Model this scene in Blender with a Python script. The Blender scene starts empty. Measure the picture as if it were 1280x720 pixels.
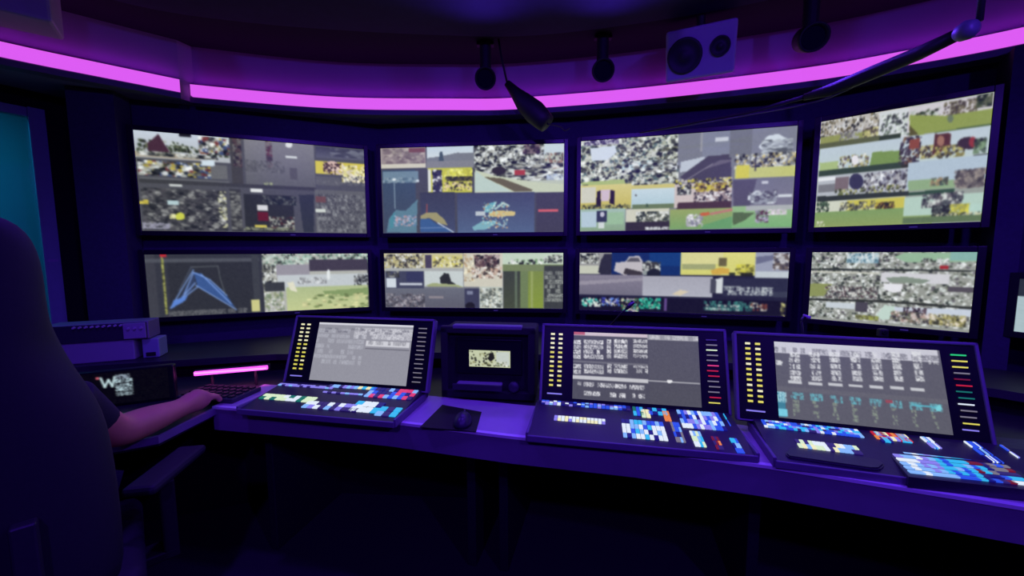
import bpy, bmesh, math, random
import numpy as np
from mathutils import Vector, Matrix, Euler
C = bpy.context.scene.collection
SC = bpy.context.scene
R = math.radians
rnd = random.Random(7)
rs = np.random.RandomState(11)

# ------------------------------------------------------------------ camera
CAMZ = 1.38; FPX = 490.0; PITCH = R(5.3); ROLL = R(0.2)
cd = bpy.data.cameras.new('camera'); cam = bpy.data.objects.new('camera', cd); C.objects.link(cam)
cd.sensor_width = 36.0; cd.lens = 36.0 * FPX / 1280.0; cd.clip_start = .02
cam.location = (0, 0, CAMZ)
cam.rotation_euler = Euler((R(90) - PITCH, 0, 0), 'XYZ')
cam.rotation_euler = (Euler((R(90) - PITCH, 0, 0)).to_matrix() @ Matrix.Rotation(-ROLL, 3, 'Z')).to_euler()
SC.camera = cam
# ------------------------------------------------------------------ world, exposure
w = bpy.data.worlds.new('dark_room'); SC.world = w; w.use_nodes = True
w.node_tree.nodes['Background'].inputs[0].default_value = (.02, .004, .10, 1)
w.node_tree.nodes['Background'].inputs[1].default_value = 0.05
vs = SC.view_settings
vs.view_transform = 'Standard'; vs.look = 'None'; vs.gamma = 1.0; vs.exposure = 0.0; vs.use_curve_mapping = False
BLUE = (.13, .035, 1.0)
# lamps of the ceiling spotlights: (x, y, z, aim, energy W, cone deg)
E_SPOT = 45.0; E_REAR_FILL = 72.0; E_UP = .30

# ------------------------------------------------------------------ pixel helpers (points on real planes)
def ray(px, py):
    a, b = px - 640.0, py - 360.0
    r = -ROLL
    cr, sr = math.cos(r), math.sin(r)
    x = a * cr + b * sr; y = -a * sr + b * cr
    c, s = math.cos(PITCH), math.sin(PITCH)
    return Vector((x / FPX, c - s * y / FPX, -s - c * y / FPX))
def atz(px, py, z):
    r = ray(px, py); return r * ((z - CAMZ) / r.z) + Vector((0, 0, CAMZ))
def aty(px, py, y):
    r = ray(px, py); return r * (y / r.y) + Vector((0, 0, CAMZ))

# ------------------------------------------------------------------ materials
def mat(name, col, rough=.6, metal=0.0, noise=0.0, nscale=30.0, emit=None, estr=1.0, spec=.5):
    m = bpy.data.materials.new(name); m.use_nodes = True
    nt = m.node_tree; b = nt.nodes['Principled BSDF']
    b.inputs['Base Color'].default_value = (*col, 1); b.inputs['Roughness'].default_value = rough
    b.inputs['Metallic'].default_value = metal; b.inputs['Specular IOR Level'].default_value = spec
    if emit:
        b.inputs['Emission Color'].default_value = (*emit, 1); b.inputs['Emission Strength'].default_value = estr
    if noise:
        n = nt.nodes.new('ShaderNodeTexNoise'); n.inputs['Scale'].default_value = nscale; n.inputs['Detail'].default_value = 4
        tc = nt.nodes.new('ShaderNodeTexCoord'); nt.links.new(tc.outputs['Object'], n.inputs['Vector'])
        mx = nt.nodes.new('ShaderNodeMix'); mx.data_type = 'RGBA'
        mx.inputs['A'].default_value = (*[c * (1 - noise) for c in col], 1); mx.inputs['B'].default_value = (*[min(1, c * (1 + noise)) for c in col], 1)
        nt.links.new(n.outputs['Fac'], mx.inputs['Factor']); nt.links.new(mx.outputs['Result'], b.inputs['Base Color'])
        bp = nt.nodes.new('ShaderNodeBump'); bp.inputs['Strength'].default_value = .15; bp.inputs['Distance'].default_value = .002
        nt.links.new(n.outputs['Fac'], bp.inputs['Height']); nt.links.new(bp.outputs['Normal'], b.inputs['Normal'])
    return m
def lin(c):
    return tuple(((v / 255.) / 12.92 if v <= 10 else (((v / 255.) + .055) / 1.055) ** 2.4) for v in c)
def emat(name, srgb, s=1.0):
    return mat(name, (.01, .01, .01), .4, emit=lin(srgb), estr=s)
M = {
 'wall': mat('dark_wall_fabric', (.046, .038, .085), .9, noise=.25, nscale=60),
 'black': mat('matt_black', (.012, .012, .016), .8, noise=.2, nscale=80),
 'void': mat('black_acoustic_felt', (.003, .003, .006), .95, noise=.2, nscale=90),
 'fascia': mat('painted_bulkhead', (.30, .28, .34), .75, noise=.06, nscale=8),
 'lip': mat('bulkhead_lip_paint', (.10, .10, .14), .5, noise=.1, nscale=30),
 'ceil': mat('dark_ceiling_tile', (.016, .014, .05), .9, noise=.25, nscale=20),
 'floor': mat('dark_carpet', (.022, .014, .026), .95, noise=.4, nscale=140),
 'bezel': mat('monitor_plastic', (.012, .011, .016), .35, noise=.1, nscale=90),
 'gloss': mat('gloss_black_panel', (.008, .008, .012), .4, spec=.2, noise=.05, nscale=40),
 'desk': mat('desk_black_laminate', (.02, .018, .026), .45, noise=.2, nscale=50),
 'edge': mat('pale_desk_edge', (.50, .42, .50), .45, noise=.08, nscale=25),
 'edge_hilite': mat('painted_edge_highlight', (.85, .75, .85), .4, noise=.05, nscale=25),  # paler than the desk edge, its highlight put into the colour
 'dfas': mat('desk_front_panel', (.22, .17, .26), .5, noise=.08, nscale=20),
 'metal': mat('dark_anodised_metal', (.10, .09, .12), .35, .7, noise=.1, nscale=60),
 'frame': mat('console_shell', (.17, .14, .22), .55, .0, noise=.08, nscale=60),
 'plate': mat('console_plate', (.05, .045, .07), .4, .3, noise=.1, nscale=80),
 'white': mat('white_speaker_paint', (.42, .34, .48), .45, noise=.05, nscale=40),
 'cone': mat('speaker_cone', (.02, .018, .025), .6, noise=.2, nscale=60),
 'chair': mat('chair_upholstery', (.014, .012, .02), .75, noise=.25, nscale=120),
 'rubber': mat('black_rubber', (.01, .01, .01), .6, noise=.1, nscale=50),
 'shirt': mat('dark_tshirt_cloth', (.02, .018, .03), .9, noise=.3, nscale=200),
 'jeans': mat('dark_trouser_cloth', (.015, .016, .03), .9, noise=.3, nscale=200),
 'skin': mat('skin', (.72, .27, .17), .5, noise=.08, nscale=25),
 'hair': mat('dark_hair', (.015, .01, .008), .6, noise=.4, nscale=150),
 'winframe': mat('window_frame_metal', (.28, .36, .42), .5, .0, noise=.08, nscale=30),
 'pale': mat('pale_plaster', (.55, .6, .6), .85, noise=.08, nscale=3),
 'paper': mat('grey_tray_card', (.28, .24, .30), .7, noise=.1, nscale=40),
 'strip': emat('led_strip_diffuser', (221, 92, 242), 1.0),
 'bar': emat('light_bar_diffuser', (246, 84, 250), 1.6),
 'lens': mat('spot_lens_glass', (.01, .01, .02), .12, noise=.05, nscale=50),
}
PAL = {'white': (225, 235, 250), 'cream': (215, 235, 200), 'blue': (40, 80, 230), 'dblue': (20, 20, 120), 'cyan': (50, 180, 240), 'lav': (135, 125, 235),
       'sky': (130, 180, 250), 'orange': (230, 130, 60), 'red': (190, 30, 50), 'yellow': (225, 215, 90), 'green': (40, 200, 120), 'dim': (45, 32, 110),
       'grey': (120, 115, 130), 'brick': (110, 20, 40), 'pink': (220, 60, 120), 'lyel': (240, 235, 190), 'teal': (20, 110, 100)}
KM = {k: emat('lit_key_' + k, v, 1.0) for k, v in PAL.items()}
g = bpy.data.materials.new('window_glass'); g.use_nodes = True
nt = g.node_tree; nt.nodes.clear(); o_ = nt.nodes.new('ShaderNodeOutputMaterial'); tr = nt.nodes.new('ShaderNodeBsdfTransparent'); gl = nt.nodes.new('ShaderNodeBsdfGlossy')
tr.inputs[0].default_value = (.75, .95, 1, 1); gl.inputs['Roughness'].default_value = .05; mxs = nt.nodes.new('ShaderNodeMixShader'); mxs.inputs[0].default_value = .06
nt.links.new(tr.outputs[0], mxs.inputs[1]); nt.links.new(gl.outputs[0], mxs.inputs[2]); nt.links.new(mxs.outputs[0], o_.inputs[0])
M['glass'] = g
sm = bpy.data.materials.new('screen_picture'); sm.use_nodes = True
nt = sm.node_tree; b = nt.nodes['Principled BSDF']; b.inputs['Base Color'].default_value = (.01, .01, .01, 1); b.inputs['Roughness'].default_value = .4
b.inputs['Specular IOR Level'].default_value = .2
at = nt.nodes.new('ShaderNodeAttribute'); at.attribute_name = 'picture'
nt.links.new(at.outputs['Color'], b.inputs['Emission Color']); b.inputs['Emission Strength'].default_value = 1.0
M['screen'] = sm

# ------------------------------------------------------------------ mesh helpers
def obj(name, bm, m, parent=None, smooth=False):
    me = bpy.data.meshes.new(name)
    bmesh.ops.recalc_face_normals(bm, faces=bm.faces)
    bm.to_mesh(me); bm.free()
    for x in (m if isinstance(m, (list, tuple)) else [m]): me.materials.append(x)
    if smooth:
        for p in me.polygons: p.use_smooth = True
    o = bpy.data.objects.new(name, me); C.objects.link(o)
    if parent: o.parent = parent
    return o
def thing(name, label, cat, loc=(0, 0, 0), rz=0, group=None):
    o = bpy.data.objects.new(name, None); C.objects.link(o); o.empty_display_size = .05
    o.location = loc; o.rotation_euler = (0, 0, rz); o['label'] = label; o['category'] = cat
    if group: o['group'] = group
    return o
def tag(o, label, cat, group=None):
    o['label'] = label; o['category'] = cat
    if group: o['group'] = group
    return o
def struct(name, bm, m, parent=None):
    o = obj(name, bm, m, parent)
    if not parent: o['kind'] = 'structure'
    return o
def box(bm, lo, hi, bevel=0.0, mtx=None, seg=2):
    r = bmesh.ops.create_cube(bm, size=1.0)
    s = [hi[i] - lo[i] for i in range(3)]; c = [(hi[i] + lo[i]) / 2 for i in range(3)]
    for v in r['verts']: v.co = Vector((v.co.x * s[0] + c[0], v.co.y * s[1] + c[1], v.co.z * s[2] + c[2]))
    vv = r['verts']
    if bevel:
        es = list({e for v in vv for e in v.link_edges})
        q = bmesh.ops.bevel(bm, geom=es, offset=bevel, segments=seg, affect='EDGES', profile=.5)
        vv = list({v for f in q['faces'] for v in f.verts} | {v for v in vv if v.is_valid})
    if mtx is not None: bmesh.ops.transform(bm, matrix=mtx, verts=vv)
    return vv
def bx(lo, hi, bevel=0.0, mtx=None):
    bm = bmesh.new(); box(bm, lo, hi, bevel, mtx); return bm
def prism(pts, z0, z1, bm=None):
    bm = bm or bmesh.new()
    a = [bm.verts.new((p[0], p[1], z0)) for p in pts]; b = [bm.verts.new((p[0], p[1], z1)) for p in pts]
    n = len(pts); bm.faces.new(a); bm.faces.new(b)
    for i in range(n): bm.faces.new((a[i], a[(i + 1) % n], b[(i + 1) % n], b[i]))
    return bm
def lathe(bm, prof, mtx=None, n=24):
    """prof: list of (radius, height) revolved round local Z"""
    rings = []
    for r, h in prof:
        rings.append([bm.verts.new((r * math.cos(2 * math.pi * k / n), r * math.sin(2 * math.pi * k / n), h)) for k in range(n)])
    for a, b in zip(rings, rings[1:]):
        for k in range(n): bm.faces.new((a[k], a[(k + 1) % n], b[(k + 1) % n], b[k]))
    bm.faces.new(rings[0]); bm.faces.new(rings[-1])
    if mtx is not None: bmesh.ops.transform(bm, matrix=mtx, verts=[v for r in rings for v in r])
    return bm
def axis_mtx(p, d):
    d = Vector(d).normalized(); q = d.to_track_quat('Z', 'Y'); return Matrix.Translation(Vector(p)) @ q.to_matrix().to_4x4()
def cyl(bm, p0, p1, r0, r1=None, n=20):
    p0 = Vector(p0); p1 = Vector(p1); r1 = r0 if r1 is None else r1
    L = (p1 - p0).length
    return lathe(bm, [(r0, 0), (r1, L)], axis_mtx(p0, p1 - p0), n)
def tube(pts, r, bm=None, n=10):
    bm = bm or bmesh.new(); rings = []; P = [Vector(p) for p in pts]
    for i, p in enumerate(P):
        d = (P[min(i + 1, len(P) - 1)] - P[max(i - 1, 0)]).normalized()
        q = d.to_track_quat('Z', 'Y'); rr = r[i] if isinstance(r, (list, tuple)) else r
        rings.append([bm.verts.new(p + q @ Vector((rr * math.cos(2 * math.pi * k / n), rr * math.sin(2 * math.pi * k / n), 0))) for k in range(n)])
    for a, b in zip(rings, rings[1:]):
        for k in range(n): bm.faces.new((a[k], a[(k + 1) % n], b[(k + 1) % n], b[k]))
    bm.faces.new(rings[0]); bm.faces.new(rings[-1]); return bm
def offset(pts, d):
    """shift a plan polyline sideways by d (positive = to the left of travel)"""
    out = []
    for i in range(len(pts)):
        a = Vector(pts[max(i - 1, 0)][:2]); b = Vector(pts[min(i + 1, len(pts) - 1)][:2])
        t = (b - a).normalized(); out.append((pts[i][0] - t.y * d, pts[i][1] + t.x * d))
    return out
def ribbon(pts, d0, d1, z0, z1, bm=None):
    a = offset(pts, d0); b = offset(pts, d1)
    return prism(a + b[::-1], z0, z1, bm)
def smooth_line(pts, n=6):
    out = []
    P = [Vector(p) for p in pts]
    for i in range(len(P) - 1):
        p0 = P[max(i - 1, 0)]; p1 = P[i]; p2 = P[i + 1]; p3 = P[min(i + 2, len(P) - 1)]
        for k in range(n):
            t = k / n
            out.append(tuple(.5 * ((2 * p1) + (p2 - p0) * t + (2 * p0 - 5 * p1 + 4 * p2 - p3) * t * t + (-p0 + 3 * p1 - 3 * p2 + p3) * t ** 3)))
    out.append(tuple(P[-1])); return out

# ------------------------------------------------------------------ screen pictures (colour attribute painted on a fine grid)
def homog(src, dst):
    A = []; B = []
    for (x, y), (u, v) in zip(src, dst):
        A.append([x, y, 1, 0, 0, 0, -u * x, -u * y]); B.append(u)
        A.append([0, 0, 0, x, y, 1, -v * x, -v * y]); B.append(v)
    h = np.linalg.solve(np.array(A, float), np.array(B, float)); return np.append(h, 1).reshape(3, 3)
class Pic:
    """a picture in its own screen coordinates; quad = TL,TR,BR,BL of the coordinate frame used to sketch it"""
    def __init__(s, W, H, quad, bg):
        s.W, s.H = W, H; s.a = np.zeros((H, W, 3)); s.a[:] = bg
        s.h = homog(quad, [(0, 0), (W, 0), (W, H), (0, H)])
    def t(s, x, y):
        p = s.h @ np.array([x, y, 1.]); return p[0] / p[2], p[1] / p[2]
    sl = 0.0   # slope of the rows in the sketch
    def span(s, x0, y0, x1, y1):
        y1 += s.sl * (x1 - x0)
        a = s.t(x0, y0); b = s.t(x1, y1)
        return max(0, int(round(min(a[0], b[0])))), max(0, int(round(min(a[1], b[1])))), min(s.W, int(round(max(a[0], b[0])))), min(s.H, int(round(max(a[1], b[1]))))
    def rect(s, x0, y0, x1, y1, c, c2=None, horiz=False):
        X0, Y0, X1, Y1 = s.span(x0, y0, x1, y1)
        if X1 <= X0 or Y1 <= Y0: return
        if c2 is None: s.a[Y0:Y1, X0:X1] = c
        else:
            c = np.array(c, float); c2 = np.array(c2, float)
            if horiz: t = np.linspace(0, 1, X1 - X0)[None, :, None]
            else: t = np.linspace(0, 1, Y1 - Y0)[:, None, None]
            s.a[Y0:Y1, X0:X1] = c * (1 - t) + c2 * t
        s.a[Y0:Y1, X0:X1] += rs.randn(Y1 - Y0, X1 - X0, 1) * 1.5
    def dots(s, x0, y0, x1, y1, n, size, pal, asp=1.0):
        X0, Y0, X1, Y1 = s.span(x0, y0, x1, y1)
        if X1 <= X0 or Y1 <= Y0: return
        size *= .52; pal = sorted(pal, key=sum); ph = rs.uniform(0, 6.3, 4)
        for _ in range(int(n * 2.6)):
            cx = rs.uniform(X0, X1); cy = rs.uniform(Y0, Y1); r = size * rs.choice([.6, .8, 1.0, 1.2, 1.6])
            a = max(X0, int(cx - r * asp)); b = min(X1, int(cx + r * asp) + 1); c = max(Y0, int(cy - r)); d = min(Y1, int(cy + r) + 1)
            fl = math.sin(cx * .31 + ph[0]) * math.sin(cy * .37 + ph[1]) + .6 * math.sin(cx * .13 + cy * .21 + ph[2])
            col = np.array(pal[int(np.clip((.5 + .33 * fl + rs.randn() * .27) * len(pal), 0, len(pal) - 1))], float) * rs.uniform(.85, 1.1)
            yy, xx = np.ogrid[c:d, a:b]; m = np.clip(1.25 - ((xx - cx) / (r * asp + .3)) ** 2 - ((yy - cy) / (r + .3)) ** 2, 0, 1)[..., None] * .9
            s.a[c:d, a:b] = s.a[c:d, a:b] * (1 - m) + col * m
    def poly(s, pts, c, k=1.0):
        P = [s.t(*p) for p in pts]
        yy, xx = np.mgrid[0:s.H, 0:s.W]; m = np.zeros((s.H, s.W), bool); j = len(P) - 1
        for i in range(len(P)):
            xi, yi = P[i]; xj, yj = P[j]
            q = ((yi > yy) != (yj > yy)) & (xx < (xj - xi) * (yy - yi) / ((yj - yi) or 1e-9) + xi); m ^= q; j = i
        s.a[m] = s.a[m] * (1 - k) + np.array(c, float) * k
    def ell(s, cx, cy, rx, ry, c):
        s.poly([(cx + rx * math.cos(k * math.pi / 8), cy + ry * math.sin(k * math.pi / 8)) for k in range(16)], c)
    def line(s, pts, c, wd=1.2):
        P = [s.t(*p) for p in pts]; yy, xx = np.mgrid[0:s.H, 0:s.W]
        for (ax, ay), (bx_, by) in zip(P, P[1:]):
            L2 = (bx_ - ax) ** 2 + (by - ay) ** 2 + 1e-9
            t = np.clip(((xx - ax) * (bx_ - ax) + (yy - ay) * (by - ay)) / L2, 0, 1)
            d = np.hypot(xx - ax - t * (bx_ - ax), yy - ay - t * (by - ay)); k = np.clip(wd - d, 0, 1)[..., None]
            s.a = s.a * (1 - k) + np.array(c, float) * k
    def glyphs(s, x0, y0, x1, y1, rows, cols, c, fill=.8, k=.9):
        """rows of little marks like unreadable small print"""
        X0, Y0, X1, Y1 = s.span(x0, y0, x1, y1)
        for r in range(rows):
            for q in range(cols):
                if rs.rand() > fill: continue
                cx = X0 + (q + .5) * (X1 - X0) / cols; cy = Y0 + (r + .5) * (Y1 - Y0) / rows
                w_ = (X1 - X0) / cols * .45; h_ = min((Y1 - Y0) / rows * .36, 3.4)
                a, b, e, d = int(cx - w_), int(cx + w_) + 1, int(cy - h_), int(cy + h_) + 1
                a, e = max(a, 0), max(e, 0)
                blk = s.a[e:d, a:b]; m = (rs.rand(*blk.shape[:2], 1) < .72) * k * rs.uniform(.6, 1)
                s.a[e:d, a:b] = blk * (1 - m) + np.array(c, float) * m
    def grid(s):
        q = s.a + rs.randn(s.H, s.W, 1) * 3
        g_ = q.mean(2, keepdims=True); q = g_ + (q - g_) * .86
        for ax in (0, 1) * (1 if s.H < 120 and s.W < 230 else 2): q = .22 * np.roll(q, 1, ax) + .56 * q + .22 * np.roll(q, -1, ax)
        q[0] = s.a[0]; q[-1] = s.a[-1]; q[:, 0] = s.a[:, 0]; q[:, -1] = s.a[:, -1]
        a = np.clip(q, 0, 255) / 255.; return np.where(a <= .04045, a / 12.92, ((a + .055) / 1.055) ** 2.4)
def screen_mesh(name, pic, w_, h_, parent, mtx):
    """a pane w_ x h_ in the local XZ plane carrying the picture, front towards -Y, one vertex per picture dot"""
    W, H = pic.W, pic.H
    xs, zs = np.meshgrid(np.linspace(0, w_, W), np.linspace(h_, 0, H))
    co = np.stack([xs, np.zeros_like(xs), zs], -1).reshape(-1, 3)
    idx = np.arange(W * H).reshape(H, W)
    f = np.stack([idx[:-1, :-1], idx[1:, :-1], idx[1:, 1:], idx[:-1, 1:]], -1).reshape(-1, 4)
    me = bpy.data.meshes.new(name); me.vertices.add(len(co)); me.vertices.foreach_set('co', co.ravel())
    me.loops.add(f.size); me.loops.foreach_set('vertex_index', f.ravel().astype(np.int32))
    me.polygons.add(len(f)); me.polygons.foreach_set('loop_start', (np.arange(len(f)) * 4).astype(np.int32))
    me.update(calc_edges=True); me.validate()
    at_ = me.color_attributes.new('picture', 'FLOAT_COLOR', 'POINT')
    col = np.concatenate([pic.grid().reshape(-1, 3), np.ones((W * H, 1))], 1); at_.data.foreach_set('color', col.ravel().astype(np.float32))
    me.materials.append(M['screen']); o = bpy.data.objects.new(name, me); C.objects.link(o)
    o.parent = parent; o.matrix_local = mtx
    return o

BW = [(22, 26, 32), (40, 46, 52), (60, 62, 66), (225, 232, 228), (200, 208, 205), (235, 240, 238), (120, 122, 112), (86, 90, 80), (170, 172, 160)]
DK = [(34, 38, 44), (50, 54, 58), (56, 58, 64), (66, 68, 72), (84, 84, 90), (96, 98, 100), (140, 142, 140)]
COL = BW + [(190, 170, 60), (120, 50, 50), (60, 80, 130)]
TREE = [(40, 55, 35), (60, 72, 48), (90, 96, 70), (30, 34, 30), (190, 200, 190)]

def pic_m1u():
    p = Pic(320, 132, [(45, 85), (1187, 178), (1197, 587), (113, 578)], (78, 80, 88))
    p.rect(45, 85, 530, 250, (196, 208, 222), (175, 180, 185)); p.dots(60, 130, 530, 225, 60, 3, TREE)
    p.poly([(125, 190), (118, 150), (170, 105), (200, 150), (230, 195)], (72, 42, 60)); p.rect(272, 100, 335, 122, (24, 24, 34))
    p.dots(370, 115, 530, 215, 110, 4, COL); p.dots(250, 160, 330, 200, 25, 3, TREE)
    p.rect(60, 190, 380, 235, (170, 160, 140)); p.dots(70, 190, 470, 235, 40, 3, BW, 2)
    p.rect(80, 235, 520, 330, (104, 106, 108)); p.dots(75, 232, 440, 325, 260, 3, COL, 1.6)
    p.poly([(385, 262), (390, 236), (450, 234), (455, 262)], (205, 222, 232)); p.rect(90, 320, 530, 345, (120, 122, 124))
    p.rect(525, 122, 600, 365, (66, 66, 66)); p.dots(535, 120, 590, 270, 60, 3, [(40, 36, 44), (90, 70, 70), (110, 108, 104)])
    p.rect(595, 125, 950, 375, (126, 126, 132), (92, 94, 98)); p.dots(700, 130, 740, 275, 55, 3, [(92, 52, 62), (70, 60, 66), (120, 110, 112)])
    p.dots(600, 230, 800, 300, 45, 3, [(88, 90, 92), (104, 106, 108)]); p.ell(816, 155, 18, 16, (222, 226, 226)); p.rect(800, 210, 860, 226, (214, 220, 220))
    p.rect(820, 270, 860, 330, (84, 84, 88)); p.dots(690, 340, 740, 365, 10, 2, [(150, 160, 120)])
    p.rect(950, 165, 1190, 235, (62, 64, 84), (90, 92, 110)); p.dots(1020, 170, 1190, 225, 20, 4, [(110, 114, 130), (66, 68, 88)], 3)
    p.rect(945, 235, 1190, 312, (216, 200, 60)); p.ell(1025, 262, 42, 26, (222, 186, 170)); p.dots(985, 240, 1085, 305, 30, 3, [(60, 40, 36), (230, 206, 190)])
    p.dots(1075, 255, 1190, 345, 70, 3, [(232, 226, 150), (226, 214, 190), (150, 140, 60), (240, 238, 210)]); p.rect(950, 312, 1070, 360, (92, 94, 98)); p.dots(950, 330, 1190, 360, 20, 2, [(110, 112, 116)])
    # lower half: dark crowd pictures
    p.rect(90, 345, 950, 368, (60, 62, 66)); p.rect(235, 350, 300, 364, (206, 212, 210)); p.rect(632, 372, 690, 390, (226, 230, 228))
    p.rect(95, 368, 528, 582, (72, 72, 78)); p.dots(95, 368, 528, 575, 420, 2.4, DK, 1.8); p.rect(230, 430, 288, 455, (176, 204, 208))
    p.dots(90, 425, 140, 448, 8, 3, [(220, 200, 70)]); p.ell(292, 506, 24, 18, (206, 212, 64)); p.dots(240, 495, 275, 520, 6, 3, [(222, 222, 160)])
    p.dots(470, 385, 528, 560, 36, 2.5, [(214, 214, 160), (200, 202, 196), (80, 84, 70)]); p.dots(110, 535, 250, 570, 40, 2, [(150, 150, 170)])
    p.rect(528, 375, 600, 580, (56, 58, 60)); p.dots(530, 385, 600, 570, 60, 2.4, [(98, 100, 98), (60, 62, 62), (130, 132, 128)], 2)
    p.rect(600, 398, 850, 582, (44, 48, 48)); p.dots(690, 405, 860, 455, 70, 2.2, [(90, 96, 96), (30, 40, 40), (52, 56, 60)]); p.rect(667, 450, 720, 480, (214, 214, 218)); p.rect(667, 485, 722, 528, (104, 26, 34))
    p.dots(725, 505, 850, 565, 60, 2.2, [(150, 152, 140), (84, 50, 44), (190, 192, 180), (60, 60, 62)]); p.rect(655, 545, 715, 560, (216, 200, 70))
    p.dots(600, 555, 850, 575, 40, 2, [(130, 136, 110)]); p.poly([(865, 400), (940, 400), (940, 580), (890, 580)], (48, 54, 62))
    p.rect(945, 375, 1195, 585, (96, 98, 100)); p.glyphs(950, 395, 1192, 580, 10, 22, (150, 154, 156), .9, .8); p.glyphs(950, 395, 1192, 580, 10, 22, (58, 60, 64), .7, .8)
    p.rect(950, 408, 1000, 438, (110, 72, 68)); p.rect(948, 470, 1000, 485, (206, 214, 204)); return p
def pic_m1l():
    p = Pic(320, 84, [(128, 105), (1197, 101), (1205, 357), (148, 412)], (52, 55, 66))
    p.rect(128, 105, 195, 412, (62, 64, 74)); p.rect(235, 140, 660, 385, (46, 49, 57)); p.rect(128, 128, 680, 140, (78, 82, 92))
    p.rect(640, 105, 688, 385, (60, 64, 72)); p.rect(205, 104, 236, 118, (196, 40, 50)); p.rect(207, 130, 236, 390, (72, 74, 44)); p.glyphs(207, 120, 236, 392, 18, 2, (196, 200, 90), .95)
    p.poly([(362, 190), (400, 195), (520, 300), (560, 360), (380, 255)], (52, 86, 150)); p.poly([(362, 195), (300, 300), (250, 365), (330, 310), (372, 240)], (50, 78, 140), .5)
    for q in ([(362, 178), (248, 362)], [(362, 190), (300, 330)], [(370, 240), (268, 350)], [(362, 190), (440, 225), (520, 300)], [(372, 252), (565, 368)], [(380, 260), (300, 320)], [(400, 200), (540, 340)]): p.line(q, (120, 160, 235), 1.2)
    p.poly([(250, 365), (262, 325), (330, 300), (320, 325)], (84, 130, 220)); p.line([(350, 165), (480, 160), (490, 220), (515, 300)], (110, 118, 122), .9); p.line([(352, 165), (290, 280)], (96, 110, 140), .9)
    p.glyphs(240, 375, 620, 395, 1, 24, (110, 112, 116)); p.rect(638, 322, 680, 378, (206, 204, 128))
    p.rect(690, 103, 1200, 380, (176, 178, 170)); p.dots(690, 103, 1198, 155, 190, 2.6, [(150, 190, 170), (210, 225, 212), (90, 110, 95), (50, 60, 56), (180, 200, 190)])
    p.rect(760, 155, 920, 215, (150, 146, 158)); p.rect(918, 132, 1198, 182, (66, 60, 76)); p.dots(692, 150, 765, 275, 60, 2.8, BW); p.rect(765, 205, 1198, 262, (192, 200, 204)); p.rect(705, 240, 800, 280, (56, 60, 66))
    p.dots(860, 215, 1000, 245, 40, 2, [(140, 142, 146), (210, 214, 216)]); p.ell(1008, 200, 8, 26, (226, 232, 232)); p.dots(1130, 200, 1198, 262, 40, 2.6, DK)
    p.rect(805, 262, 1200, 378, (174, 190, 134), (196, 206, 140)); p.dots(700, 285, 800, 375, 50, 2.4, [(220, 222, 220), (120, 140, 110), (160, 170, 130)]); p.poly([(810, 240), (840, 235), (860, 285), (825, 275)], (224, 222, 196))
    p.poly([(980, 280), (1198, 262), (1198, 300), (1000, 305)], (132, 158, 96)); p.dots(880, 300, 1200, 365, 26, 2.6, [(110, 130, 74), (214, 214, 150)], 3); return p
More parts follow.
